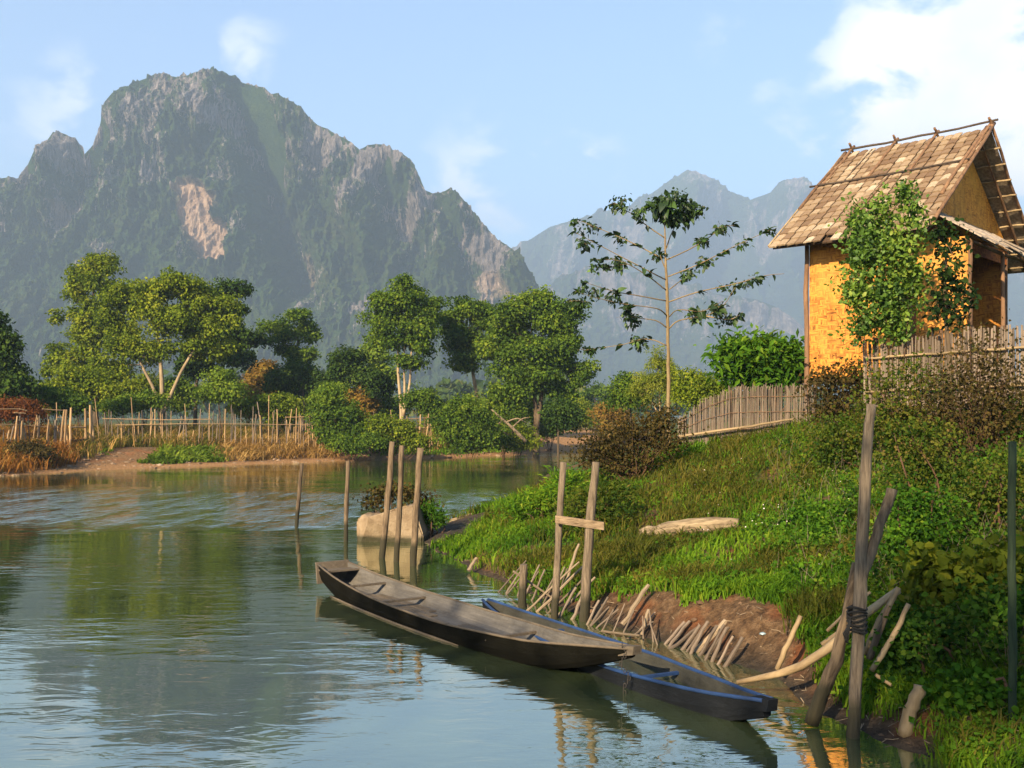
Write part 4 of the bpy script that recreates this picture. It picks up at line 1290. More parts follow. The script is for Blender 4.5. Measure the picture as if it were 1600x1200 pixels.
bt, bL, bw, bg_, bfl = build_boat('long grey wooden canoe floating beside the bank', 'canoe', -12.85, -6.68, 5.70, (.557, -.833),
           W=[(0, .23), (.06, .27), (.2, .35), (.4, .405), (.6, .395), (.8, .27), (.92, .14), (.98, .07), (1, .05)],
           gun=[(0, .35), (.1, .275), (.3, .205), (.55, .185), (.8, .235), (1, .37)],
           bot=[(0, .10), (.07, -.02), (.2, -.10), (.6, -.12), (.8, -.04), (.9, .09), (1, .30)], floor_z=.045, mats=(M_TAR, M_GREY, M_RIM),
           thwarts=[(.155, .05, .05), (.31, .06, .05), (.70, .05, .05), (.045, .05, .02)],
           planks=[(.14, .44, -.26, -.14, 0), (.13, .50, -.12, .0, .003), (.15, .42, .02, .13, .001), (.16, .38, .15, .26, -.002), (.46, .72, -.22, -.08, .0), (.52, .74, .03, .16, .002)],
           rim=.013, transom=True, chine=True)
# prow block of the canoe
q = MB(); q.hexa([(bL - .12, -.06, .29), (bL + .06, -.05, .33), (bL + .06, .05, .33), (bL - .12, .06, .29), (bL - .12, -.055, .375), (bL + .07, -.045, .405), (bL + .07, .045, .405), (bL - .12, .055, .375)])
V, F = q.get(); link('prow_block', mesh_np('prow_block', V, F, M_RIM), bt)

b2, _, _, _, _ = build_boat('half-sunk blue painted canoe moored against the bank', 'canoe', -11.20, -6.05, 4.98, (.43, -.903),
           W=[(0, .04), (.05, .10), (.15, .18), (.4, .31), (.65, .34), (.85, .22), (.95, .10), (1, .05)],
           gun=[(0, .15), (.12, .12), (.4, .105), (.7, .125), (.9, .18), (1, .24)],
           bot=[(0, .02), (.1, -.12), (.3, -.2), (.7, -.2), (.88, -.09), (1, .12)], floor_z=-.13, mats=(M_BLUEOUT, M_BLUEIN, M_BLUE),
           thwarts=[(.70, .04, .05), (.30, .05, .04)], planks=[], rim=.017, transom=False, chine=False)
q = MB(); q.hexa([(5.00, -.065, .13), (5.20, -.05, .17), (5.20, .05, .17), (5.00, .065, .13), (5.00, -.06, .235), (5.22, -.045, .262), (5.22, .045, .262), (5.00, .06, .235)])
V, F = q.get(); link('prow_block', mesh_np('prow_block', V, F, M_BLUEOUT), b2)

# mooring chain hanging from the canoe's prow
ch = MB()
c0 = P(972, 1012, 8.72)
for k in range(14):
    c = c0 + Vector((0.03 * math.sin(k * .9) + k * .003, -0.004 * k, -0.030 * k + .02))
    ring = []
    for a in np.linspace(0, 2 * math.pi, 9):
        e = Vector((math.cos(a) * .011, 0, math.sin(a) * .021)) if k % 2 else Vector((0, math.cos(a) * .011, math.sin(a) * .021))
        ring.append(c + e)
    ch.tube(ring, .0036, 4, cap=False)
m_, nt_, out_ = new_mat('rusty_chain'); principled(nt_, out_, (.035, .028, .022), 0.7)
V, F = ch.get()
tag(link('mooring_chain', mesh_np('mooring_chain', V, F, m_)), 'dark mooring chain hanging from the grey canoe prow', 'chain')

# ------------------------------------------------------------------ concrete block
def concrete_mat():
    m, nt, out = new_mat('old_concrete')
    b = noise_node(nt, 3.0, 6, 0.65); f = noise_node(nt, 26, 5, 0.7)
    c = ramp(nt, b, [(0.3, (.15, .10, .058)), (0.55, (.27, .20, .12)), (0.75, (.36, .285, .19))])
    c = mix_col(nt, math_node(nt, 'MULTIPLY', f, 0.4), c, (.17, .12, .07))
    g = nt.nodes.new('ShaderNodeNewGeometry'); sx = nt.nodes.new('ShaderNodeSeparateXYZ'); nt.links.new(g.outputs['Position'], sx.inputs[0])
    mr = nt.nodes.new('ShaderNodeMapRange'); mr.inputs['From Min'].default_value = .07; mr.inputs['From Max'].default_value = .15
    mr.inputs['To Min'].default_value = .85; mr.inputs['To Max'].default_value = 0
    nt.links.new(math_node(nt, 'MULTIPLY_ADD', b, .12, math_node(nt, 'ADD', sx.outputs['Z'], -.06)), mr.inputs['Value'])
    c = mix_col(nt, mr.outputs[0], c, (.022, .026, .012))
    principled(nt, out, c, 0.9, math_node(nt, 'ADD', b, f), 0.02, 0.2)
    return m


blk_d = 18.9
front = [(557, 866), (660, 862), (661, 836), (648, 791), (638, 789), (618, 795), (578, 807), (566, 803), (557, 813)]
fr = [P(x, y, blk_d + (0.35 if x < 570 else 0.0) + (x - 557) * 0.0015) for x, y in front]
bk = [Vector((p.x + 0.12, p.y + 1.0, p.z * (0.96 if p.z > .3 else 1))) for p in fr]
nfr = len(fr)
V = np.array([tuple(p) for p in fr + bk])
import bmesh
bm = bmesh.new()
vs_ = [bm.verts.new(v) for v in V]
bm.faces.new(vs_[:nfr][::-1]); bm.faces.new(vs_[nfr:])
for i in range(nfr):
    j = (i + 1) % nfr
    bm.faces.new((vs_[i], vs_[j], vs_[nfr + j], vs_[nfr + i]))
bmesh.ops.recalc_face_normals(bm, faces=bm.faces[:])
bmesh.ops.bevel(bm, geom=[e for e in bm.edges], offset=0.03, segments=2, affect='EDGES')
bmesh.ops.triangulate(bm, faces=[f for f in bm.faces if len(f.verts) > 4])
bmesh.ops.subdivide_edges(bm, edges=[e for e in bm.edges if e.calc_length() > .12], cuts=2, use_grid_fill=True)
rr_ = np.random.default_rng(3)
for v in bm.verts:
    v.co += Vector(rr_.normal(0, .005, 3))
bmesh.ops.translate(bm, verts=bm.verts[:], vec=-Vector((-2.3, 19.3, 0)))
me = bpy.data.meshes.new('concrete_block'); bm.to_mesh(me); bm.free(); me.materials.append(concrete_mat())
tag(link('concrete_block', me, None, (-2.3, 19.3, 0)), 'weathered broken concrete block at the tip of the mud spit', 'concrete block')

# ------------------------------------------------------------------ hut
HUT_E = Vector((5.04, 20.0, 0)); HUT_YAW = -0.733
HU = Vector((math.cos(HUT_YAW), math.sin(HUT_YAW), 0))       # along the ridge, towards the near gable
HN = Vector((-math.sin(HUT_YAW), math.cos(HUT_YAW), 0))      # across, away from the viewer
HLEN, HRUN, ZE, ZR = 3.05, 3.45, 5.63, 8.10


def weave_mat(name, c1, c2, c3, sc=16.0):
    """split-bamboo matting: strips over and under, stained and faded in patches"""
    m, nt, out = new_mat(name)
    tc = nt.nodes.new('ShaderNodeTexCoord')
    wob = nt.nodes.new('ShaderNodeTexNoise'); wob.inputs['Scale'].default_value = 2.5
    nt.links.new(tc.outputs['Object'], wob.inputs['Vector'])
    va = nt.nodes.new('ShaderNodeVectorMath'); va.operation = 'MULTIPLY_ADD'
    nt.links.new(wob.outputs['Color'], va.inputs[0]); va.inputs[1].default_value = (.10, .10, .10); nt.links.new(tc.outputs['Object'], va.inputs[2])
    ck = nt.nodes.new('ShaderNodeTexChecker'); ck.inputs['Scale'].default_value = sc
    off = nt.nodes.new('ShaderNodeMapping'); off.inputs['Location'].default_value = (.013, .017, .011); off.inputs['Scale'].default_value = (.75, .75, 1.5)
    nt.links.new(va.outputs[0], off.inputs['Vector']); nt.links.new(off.outputs[0], ck.inputs['Vector'])
    hz = noise_node(nt, 1.0, 4, 0.6, vec=va.outputs[0], mapscale=(4, 4, 36)); vt = noise_node(nt, 1.0, 4, 0.6, vec=va.outputs[0], mapscale=(30, 30, 4))
    h = mix_col(nt, ck.outputs['Fac'], hz, vt)
    c = ramp(nt, h, [(0.36, tuple(x * .32 for x in c2)), (0.47, c2), (0.57, c1)])
    st = noise_node(nt, 1.1, 5, 0.65); sp = noise_node(nt, 3.5, 5, 0.7, mapscale=(1, 1, .45))
    c = mix_col(nt, ramp(nt, st, [(0.42, (0, 0, 0)), (0.68, (.75, .75, .75))]), c, c3)
    c = mix_col(nt, ramp(nt, sp, [(0.52, (0, 0, 0)), (0.74, (.7, .7, .7))]), c, tuple(x * .38 for x in c2))
    principled(nt, out, c, 0.75, h, 0.012, 0.2)
    return m


def shingle_mat():
    m, nt, out = new_mat('roof_shingle_bamboo')
    oi = nt.nodes.new('ShaderNodeObjectInfo')
    c = ramp(nt, oi.outputs['Random'], [(0.0, (.105, .066, .036)), (0.35, (.165, .112, .064)), (0.65, (.22, .16, .095)), (0.88, (.30, .23, .145)), (1.0, (.40, .33, .235))])
    n1 = noise_node(nt, 1.0, 6, 0.7, mapscale=(40, 5, 40)); n2 = noise_node(nt, 9, 5, 0.65)
    c = mix_col(nt, ramp(nt, n1, [(0.4, (0, 0, 0)), (0.75, (.7, .7, .7))]), c, (.16, .09, .05))
    c = mix_col(nt, ramp(nt, n2, [(0.5, (0, 0, 0)), (0.75, (.6, .6, .6))]), c, (.10, .06, .035))
    principled(nt, out, c, 0.8, n1, 0.006, 0.2)
    return m


M_WALL = weave_mat('wall_matting', (.48, .205, .030), (.33, .12, .018), (.46, .215, .042), 7)
M_WALLD = weave_mat('wall_matting_red', (.42, .12, .022), (.28, .07, .015), (.44, .15, .03), 8)
M_GABLE = weave_mat('gable_matting', (.56, .235, .030), (.40, .145, .020), (.56, .26, .038), 8)
M_SHING = shingle_mat()
M_THATCH = wood_mat('porch_thatch', (.16, .12, .085), (.40, .33, .25), scale=(18, 18, 2.0), bump_d=0.01)
M_UNDER = wood_mat('roof_underside', (.035, .02, .012), (.08, .05, .028), scale=(10, 10, 4))

hut = thing('bamboo_hut', (HUT_E.x, HUT_E.y, gz(7.0, 20.5)), 'small stilted bamboo hut with woven orange walls and shingled roof', 'hut')
hut.rotation_euler = (0, 0, HUT_YAW)
HB = gz(7.0, 20.5)          # ground level at the hut; hut-local z = world z - HB


def hl(x, y, z):
    """hut-local point from (along ridge, inwards, world height)"""
    return Vector((x, y, z - HB))


def hpart(name, mb, mat, parent=hut, smooth=False):
    V, F = mb.get()
    return link(name, mesh_np(name, V, F, mat, smooth=smooth), parent)


def slab(pts, th):
    """thin plate from 4 local points, thickened along its normal"""
    p = [Vector(q) for q in pts]
    n = (p[1] - p[0]).cross(p[3] - p[0]).normalized() * th
    b = MB(); b.hexa([tuple(q - n) for q in p] + [tuple(q) for q in p])
    return b


OV = 0.62      # eave overhang
GO = 0.52      # gable overhang
X0, X1 = GO, HLEN - GO            # wall corners along the ridge
Y0, Y1 = OV, 2 * HRUN - OV
sl = (ZR - ZE) / HRUN
WT = ZE + sl * OV - 0.05           # wall top
WB = 3.10                          # wall foot
# walls: matting panels with a small bow, each its own
def wall_panel(name, a, b, z0, z1, mat, bow=0.03, seed=0):
    rng = np.random.default_rng(seed)
    nx, nz = 7, 5
    ux = (b - a); ln = ux.length; uu = ux.normalized(); nn = Vector((uu.y, -uu.x, 0))
    V = []; 
    for side in (0, 1):
        for j in range(nz):
            for i in range(nx):
                s = i / (nx - 1); q = j / (nz - 1)
                p = a + ux * s + nn * (bow * math.sin(math.pi * s) * math.sin(math.pi * q) + rng.normal(0, .004) - side * .03)
                V.append((p.x, p.y, z0 - HB + (z1 - z0) * q))
    Q = []
    for side in (0, 1):
        o = side * nx * nz
        for j in range(nz - 1):
            for i in range(nx - 1):
                f = (o + j * nx + i, o + j * nx + i + 1, o + (j + 1) * nx + i + 1, o + (j + 1) * nx + i)
                Q.append(f if side == 0 else f[::-1])
    o = nx * nz
    ring = [i for i in range(nx)] + [j * nx + nx - 1 for j in range(1, nz)] + [(nz - 1) * nx + i for i in range(nx - 2, -1, -1)] + [j * nx for j in range(nz - 2, 0, -1)]
    for i in range(len(ring)):
        r0, r1 = ring[i], ring[(i + 1) % len(ring)]
        Q.append((r1, r0, r0 + o, r1 + o))
    return link(name, mesh_np(name, np.array(V), np.array(Q), mat), hut)


wall_panel('wall_panel', Vector((X0, Y0, 0)), Vector((X0 + (X1 - X0) * .5 - .005, Y0, 0)), WB, WT, M_WALL, .02, 1)
wall_panel('wall_panel', Vector((X0 + (X1 - X0) * .5 + .005, Y0, 0)), Vector((X1, Y0, 0)), WB, WT, M_WALL, .02, 2)
wall_panel('wall_panel', Vector((X0, Y1, 0)), Vector((X0, Y0 + .05, 0)), WB, WT, M_WALL, .02, 3)
wall_panel('wall_panel', Vector((X1, Y1, 0)), Vector((X0 + .05, Y1, 0)), WB, WT, M_WALL, .02, 4)
# gable end: two lower panels with a doorway between, and the triangle above
ymid = (Y0 + Y1) / 2
D0_, D1_ = Y0 + .85, Y0 + 1.45
wall_panel('wall_panel', Vector((X1, Y0 + .05, 0)), Vector((X1, D0_, 0)), WB, WT, M_WALLD, .01, 5)
wall_panel('half_wall', Vector((X1, D1_, 0)), Vector((X1, D1_ + 1.0, 0)), WB, WB + .95, M_WALLD, .01, 6)
wall_panel('half_wall', Vector((X1, D1_ + 1.03, 0)), Vector((X1, Y1 - .05, 0)), WB, WB + .95, M_WALLD, .01, 8)
wall_panel('lintel_panel', Vector((X1, D0_ + .01, 0)), Vector((X1, Y1 - .06, 0)), WT - .3, WT, M_WALLD, .0, 7)
for xg, nm in ((X1 + .02, 'gable_panel'), (X0 - .02, 'gable_panel')):
    top = ZR - 0.22
    for (ya, yb) in ((Y0 + .05, ymid - .006), (ymid + .006, Y1 - .05)):
        b = MB()
        lo = WT + .01
        if ya < ymid - .1:
            c = [(xg, ya, lo - HB), (xg, yb, lo - HB), (xg, yb, top - HB), (xg, ya, lo + .03 - HB)]
        else:
            c = [(xg, ya, lo - HB), (xg, yb, lo - HB), (xg, yb, lo + .03 - HB), (xg, ya, top - HB)]
        hpart(nm, slab(c, .03), M_GABLE)
# dark room behind the doorway: floor and posts
b = MB(); b.hexa([(X0 + .05, Y0 + .06, WB - .09 - HB), (X1 - .05, Y0 + .06, WB - .09 - HB), (X1 - .05, Y1 - .06, WB - .09 - HB), (X0 + .05, Y1 - .06, WB - .09 - HB),
                  (X0 + .05, Y0 + .06, WB - .02 - HB), (X1 - .05, Y0 + .06, WB - .02 - HB), (X1 - .05, Y1 - .06, WB - .02 - HB), (X0 + .05, Y1 - .06, WB - .02 - HB)])
hpart('floor', b, M_UNDER)


def hpole(name, pts, r, mat, n=8, seed=0, parent=None):
    rng = np.random.default_rng(seed + 900)
    sp = smooth_path(pts, 3)
    sp = [p + Vector(rng.normal(0, r * .22, 3)) if 0 < i < len(sp) - 1 else p for i, p in enumerate(sp)]
    b = MB(); b.tube(sp, [r * (1 - .12 * i / len(sp)) for i in range(len(sp))], n, wob=.04, rng=rng)
    return hpart(name, b, mat, parent or (ROOF if name in ('ridge_pole', 'roof_batten', 'ridge_clamp', 'barge_pole', 'lath', 'rafter') else hut), smooth=True)


ROOF = hut
for (x, y) in ((X0, Y0), (X1, Y0), (X0, Y1), (X1, Y1), (X1, ymid)):
    hpole('corner_post', [hl(x - .035, y - .035, HB - .3), hl(x - .035, y - .035, (HB + WT) / 2), hl(x - .035, y - .035, WT)], .05, W_ROOFPOLE, seed=int(x * 10 + y))
# roof: underlay on both slopes, then shingles one by one on the slope in view
nrm = Vector((0, -(ZR - ZE), HRUN)).normalized()
ROOF = hpart('roof', slab([hl(.03, .05, ZE), hl(HLEN - .03, .05, ZE), hl(HLEN - .03, HRUN, ZR - .03), hl(.03, HRUN, ZR - .03)], .03), M_UNDER)
b = slab([hl(HLEN - .02, 2 * HRUN, ZE), hl(.02, 2 * HRUN, ZE), hl(.02, HRUN + .02, ZR), hl(HLEN - .02, HRUN + .02, ZR)], .02)
hpart('back_slope', b, M_THATCH)
# shingle shapes (x across, y up the slope), shared
SH = []
sr = np.random.default_rng(55)
SW, SHH = 0.158, 0.285
for k in range(7):
    w2 = SW * .5 * (0.97 + .06 * sr.random()); hh = SHH
    jag = sr.normal(0, .012, 4)
    low = [(-w2, -hh * .5 + jag[0]), (-w2 * .3, -hh * .5 + jag[1]), (w2 * .35, -hh * .5 + jag[2]), (w2, -hh * .5 + jag[3])]
    upp = [(-w2, hh * .5), (-w2 * .3, hh * .5), (w2 * .35, hh * .5), (w2, hh * .5)]
    cv = [0, .010, .012, 0]
    t_ = .024
    top = [(x, y, t_ + c) for (x, y), c in zip(low, cv)] + [(x, y, t_ * .6 + c) for (x, y), c in zip(upp, cv)]
    botm = [(x, y, 0) for x, y in low] + [(x, y, 0) for x, y in upp]
    Vv = np.array(top + botm); Qq = []
    for i in range(3):
        Qq += [(i, i + 1, i + 5, i + 4), (8 + i + 1, 8 + i, 8 + i + 4, 8 + i + 5), (i + 1, i, 8 + i, 8 + i + 1), (i + 4, i + 5, 8 + i + 5, 8 + i + 4)]
    Qq += [(0, 4, 12, 8), (7, 3, 11, 15)]
    SH.append(mesh_np('shingle_shape', Vv, np.array(Qq), M_SHING))
slope_len = math.hypot(HRUN, ZR - ZE)
rows = 17; cols = 17
pitch = math.atan2(ZR - ZE, HRUN)
for r_ in range(rows):
    for c_ in range(cols):
        fx = (c_ + .5) / cols; fy = (r_ + .35) / rows
        if r_ == 0 and c_ in (6, 9): continue           # torn edge
        o = bpy.data.objects.new('shingle', SH[sr.integers(0, 7)])
        COL.objects.link(o); o.parent = ROOF
        s_ = fy * slope_len
        base = hl(fx * HLEN, s_ * math.cos(pitch), ZE + s_ * math.sin(pitch))
        o.location = base + nrm * (.022 + .008 * (c_ % 2) + sr.random() * .006)
        o.rotation_euler = (pitch - .055 + sr.normal(0, .012), sr.normal(0, .02), sr.normal(0, .03))
        o.scale = (1.0, 1.0 + .08 * sr.normal(), 1)
# poles on the roof
def rp(x, s, up=.07):
    """roof point: x along the ridge, s from eave 0 to ridge 1"""
    return hl(x, s * HRUN, ZE + s * (ZR - ZE)) + nrm * up


hpole('ridge_pole', [hl(-.10, HRUN, ZR + .12), hl(.9, HRUN - .02, ZR + .10), hl(2.0, HRUN + .02, ZR + .13), hl(HLEN + .12, HRUN, ZR + .17)], .026, W_DARKPOLE, seed=1)
hpole('roof_batten', [rp(-.15, .60, .085), rp(.9, .605, .08), rp(1.9, .61, .085), rp(HLEN + .0, .63, .09)], .022, W_DARKPOLE, seed=2)
for k, x in enumerate((.10, 1.07, 1.92, HLEN - .06)):
    hpole('ridge_clamp', [rp(x, .60, .06), rp(x + .02, .85, .06), hl(x + .03, HRUN, ZR + .10), hl(x + .03, HRUN + .16, ZR + .20)], .032, W_ROOFPOLE, seed=3 + k)
    hpole('ridge_clamp', [hl(x + .05, HRUN + .5, ZR - .28), hl(x + .05, HRUN, ZR + .10), hl(x + .05, HRUN - .14, ZR + .20)], .028, W_ROOFPOLE, seed=13 + k)
hpole('barge_pole', [rp(.02, .36, .06), rp(.02, .62, .07), rp(.03, .86, .06), rp(.02, 1.0, .06)], .036, W_ROOFPOLE, seed=20)
hpole('barge_pole', [rp(-.02, 0.0, .045), rp(-.02, .5, .05), rp(-.02, 1.0, .06)], .018, W_BAMBOO, seed=21)
hpole('barge_pole', [rp(HLEN + .02, 0.02, .03), rp(HLEN + .03, .5, .04), rp(HLEN + .02, 1.04, .05)], .036, W_ROOFPOLE, seed=22)
hpole('barge_pole', [rp(HLEN - .12, .30, .07), rp(HLEN - .10, .65, .08), rp(HLEN - .08, 1.0, .07)], .034, W_ROOFPOLE, seed=23)
hpole('roof_batten', [rp(1.45, .1, .07), rp(1.5, .35, .075), rp(1.55, .60, .07)], .02, W_ROOFPOLE, seed=24)
hpole('roof_batten', [rp(.58, .62, .07), rp(.62, .8, .075), rp(.66, .97, .07)], .014, W_DARKPOLE, seed=25)
# far slope seen from beneath: rafters and laths
for k in range(9):
    s = .06 + k * .105
    y = HRUN + (1 - s) * HRUN; z = ZE + s * (ZR - ZE) - .07
    hpole('lath', [hl(X1 - .1, y, z), hl((X1 + HLEN) / 2, y, z), hl(HLEN + .06, y, z)], .022, W_BAMBOO, n=6, seed=30 + k)
hpole('rafter', [hl(HLEN + .02, 2 * HRUN + .05, ZE - .06), hl(HLEN + .02, 1.5 * HRUN, (ZE + ZR) / 2 - .03), hl(HLEN + .02, HRUN - .08, ZR + .07)], .032, W_ROOFPOLE, seed=41)
hpole('rafter', [hl(HLEN - .25, 2 * HRUN, ZE - .1), hl(HLEN - .25, 1.5 * HRUN, (ZE + ZR) / 2 - .08), hl(HLEN - .25, HRUN, ZR - .06)], .028, W_ROOFPOLE, seed=42)
# porch lean-to over the gable end, planks of thatch one by one
pr_ = np.random.default_rng(9)
PZ = WT + .24
wall_panel('added_side_panel', Vector((X1 + .06, Y0 + .02, 0)), Vector((X1 + .98, Y0 + .02, 0)), WB, PZ - .72, M_WALL, .01, 9)  # mat added to keep the sun out, so the porch goes dark
PORCH = hpole('porch_roof', [hl(X1 + .10, Y0 - .2, PZ - .10), hl(X1 + .10, ymid, PZ - .10), hl(X1 + .10, Y1 + .1, PZ - .10)], .03, W_ROOFPOLE, seed=49)
for k in range(22):
    y0 = Y0 - .18 + k * .215; y1 = y0 + .20 + pr_.normal(0, .012)
    ox = 1.2 + pr_.normal(0, .07); dz = .82 + pr_.normal(0, .02)
    xa = X1 + .05 + (k % 2) * .004; zt = PZ + (k % 2) * .016
    c = [hl(xa, y1, zt), hl(xa, y0, zt), hl(xa + ox, y0 + pr_.normal(0, .02), zt - dz), hl(xa + ox, y1 + pr_.normal(0, .02), zt - dz + pr_.normal(0, .02))]
    hpart('plank', slab(c, .018), M_THATCH, PORCH)
hpole('porch_beam', [hl(X1 + 1.0, Y0 - .15, PZ - .80), hl(X1 + 1.0, ymid, PZ - .82), hl(X1 + 1.0, Y1 + .1, PZ - .80)], .035, W_ROOFPOLE, seed=50)
for y in (Y0 + .05, Y0 + 1.9, Y1 - .2):
    hpole('porch_post', [hl(X1 + 1.0, y, HB - .3), hl(X1 + 1.0, y, (HB + PZ) / 2), hl(X1 + 1.0, y, PZ - .8)], .042, W_ROOFPOLE, seed=int(60 + y * 3))
b = MB(); b.hexa([tuple(hl(x, y, z)) for z in (WB - .15, WB - .07) for x, y in ((X1 + .04, Y0), (X1 + 1.05, Y0), (X1 + 1.05, Y1), (X1 + .04, Y1))])
hpart('porch_floor', b, M_UNDER)


# ------------------------------------------------------------------ fences
def stake_fence(label, xs_, dfun, top, rails, r, seed, name='stake_fence', jitter=(3, 6), lean=3.0, mat=None, group=None, sink=.15, railr=None):
    """row of stakes in photo columns; top(px) gives the row of its top"""
    rng = np.random.default_rng(seed)
    p0 = P(xs_[0], 690, dfun(xs_[0]))
    root = thing(name, (p0.x, p0.y, gz(p0.x, p0.y)), label, 'fence', group)
    for i, x in enumerate(xs_):
        x = x + rng.normal(0, jitter[0]); d = dfun(x)
        a = P(x, 690, d); a.z = gz(a.x, a.y) - sink
        b = P(x + rng.normal(0, lean), top(x) + rng.normal(0, jitter[1]), d + rng.normal(0, .05))
        stick('stake', a, b, r * (.7 + .7 * rng.random()), mat or (W_FARSTAKE if rng.random() < .45 else W_REED), root, i)
    for k, rl in enumerate(rails):
        for (xa, ya), (xb, yb) in zip(rl[:-1], rl[1:]):
            stick('rail', P(xa, ya, dfun(xa) - .08), P(xb, yb, dfun(xb) - .08), railr or r * .8, mat or W_FARSTAKE, root, k)
    return root


stake_fence('sunlit bamboo stake fence beside the rusty grass at left', np.linspace(-38, 106, 33), lambda x: 44.5 + (x + 40) * .022, lambda x: 654 + 6 * math.sin(x * .13) + (8 if x < 20 else 0),
            [[(-40, 640), (30, 639), (42, 642)], [(-40, 662), (40, 664), (108, 671)], [(22, 645), (40, 646)], [(66, 639), (98, 641)], [(88, 652), (105, 653)]], .032, 61, lean=5, jitter=(3.5, 11))
gt = thing('fence_gate', tuple(P(125, 700, 48.0)), 'open gateway of pale poles between the two stake fences', 'gate')
for k, (xa, xb, yt, dd) in enumerate(((109, 111, 637, 47.2), (100, 104, 640, 47.2), (92, 101, 640, 47.2), (136, 133, 638, 49.5), (141, 141, 633, 49.3), (147, 142, 636, 49.4), (131, 136, 642, 49.6))):
    a = P(xa, 700, dd); a.z = gz(a.x, a.y) - .2
    stick('post', a, P(xb, yt, dd), .055, W_FARSTAKE, gt, k)
stick('bar', P(108, 667, 48), P(134, 668, 49.4), .04, W_FARSTAKE, gt, 1)
stick('bar', P(110, 689, 48), P(133, 687, 49.4), .06, W_TRUNKD, gt, 2)
stake_fence('long thin stake fence running below the wide forked tree', np.linspace(152, 500, 66), lambda x: 51 + (x - 150) * .012, lambda x: 646 + 5 * math.sin(x * .07) + 4 * math.sin(x * .23),
            [[(160, 654), (250, 656), (330, 655)], [(180, 664), (300, 662), (420, 663), (500, 664)]], .023, 62, jitter=(3.5, 12), lean=4, railr=.018)
stake_fence('close-set pale stake fence behind the three slender trunks', np.linspace(446, 682, 56), lambda x: 56 + (x - 446) * .012, lambda x: 654 + 4 * math.sin(x * .11),
            [[(446, 652), (500, 651), (560, 660), (680, 652)], [(560, 672), (680, 668)]], .028, 63, jitter=(2.5, 7), lean=3.5, railr=.02)

# reed mat fence behind the grass bank
rf = thing('reed_fence', tuple(P(1165, 690, 19.6)), 'grey-brown woven reed fence with sagging top behind the grass bank', 'fence')
fr_ = np.random.default_rng(66)
for i, x in enumerate(np.linspace(1058, 1274, 250)):
    d = 20.6 - (x - 1060) * .0085
    y = np.interp(x, [1058, 1075, 1100, 1140, 1180, 1275], [655, 645, 626, 607, 604, 603])
    a = P(x, 690, d); a.z = gz(a.x, a.y) - .12
    b_ = P(x + fr_.normal(0, 2.2) + 1.5, y + fr_.normal(0, 3.0), d + fr_.normal(0, .02))
    stick('reed', a, b_, .0055 + .0045 * fr_.random(), W_REED, rf, i)
for yo, tt in ((.25, 0), (.55, 1), (.82, 2)):
    xx_ = np.linspace(1060, 1272, 14)
    for xa, xb in zip(xx_[:-1], xx_[1:]):
        da, db_ = 20.57 - (xa - 1060) * .0085, 20.57 - (xb - 1060) * .0085
        ta, tb_ = (np.interp(q, [1058, 1075, 1100, 1140, 1180, 1275], [655, 645, 626, 607, 604, 603]) for q in (xa, xb))
        stick('binding', P(xa, ta + (692 - ta) * (1 - yo), da), P(xb, tb_ + (692 - tb_) * (1 - yo), db_), .006, W_ROOFPOLE, rf, tt)
stick('rail', P(1062, 682, 20.45), P(1160, 668, 19.6), .026, W_BAMBOO, rf, 0)
stick('rail', P(1158, 668, 19.6), P(1240, 655, 18.9), .024, W_BAMBOO, rf, 1)
for x in (1068, 1140, 1210, 1272):
    d = 20.75 - (x - 1060) * .0085
    a = P(x, 690, d); a.z = gz(a.x, a.y) - .2
    stick('post', a, P(x + 2, np.interp(x, [1068, 1140, 1272], [652, 610, 600]), d), .035, W_ROOFPOLE, rf, 2)

lf = thing('slat_fence', tuple(P(1480, 640, 15.6)), 'weathered upright slat fence below the hut porch', 'fence')
for i, x in enumerate(np.linspace(1352, 1640, 92)):
    d = 17.0 - (x - 1352) * .0072
    a = P(x, 690, d); a.z = gz(a.x, a.y) - .12
    y = np.interp(x, [1352, 1440, 1500, 1560, 1640], [536, 527, 516, 512, 508]) + fr_.normal(0, 3.5)
    stick('slat', a, P(x + fr_.normal(0, 1.5), y, d + fr_.normal(0, .015)), .013 + .008 * fr_.random(), W_REED, lf, i)
for (y0, y1) in ((560, 540), (612, 600)):
    for xa, xb in ((1352, 1450), (1448, 1545), (1543, 1640)):
        f0 = (xa - 1352) / 288; f1 = (xb - 1352) / 288
        stick('rail', P(xa, y0 + (y1 - y0) * f0, 16.94 - (xa - 1352) * .0072), P(xb, y0 + (y1 - y0) * f1, 16.94 - (xb - 1352) * .0072), .02, W_BAMBOO, lf, 1)
for x in (1368, 1470, 1566):
    d = 17.08 - (x - 1352) * .0072
    a = P(x, 690, d); a.z = gz(a.x, a.y) - .2
    stick('post', a, P(x, np.interp(x, [1352, 1500, 1640], [530, 512, 505]), d), .04, W_ROOFPOLE, lf, 3)


# ------------------------------------------------------------------ young tree with big leaves
YD = 25.0


def yp(cx, cy, dy=0.0):
    p = P(860 + .2625 * cx, 280 + .2625 * cy, YD)
    p.y += dy
    return p


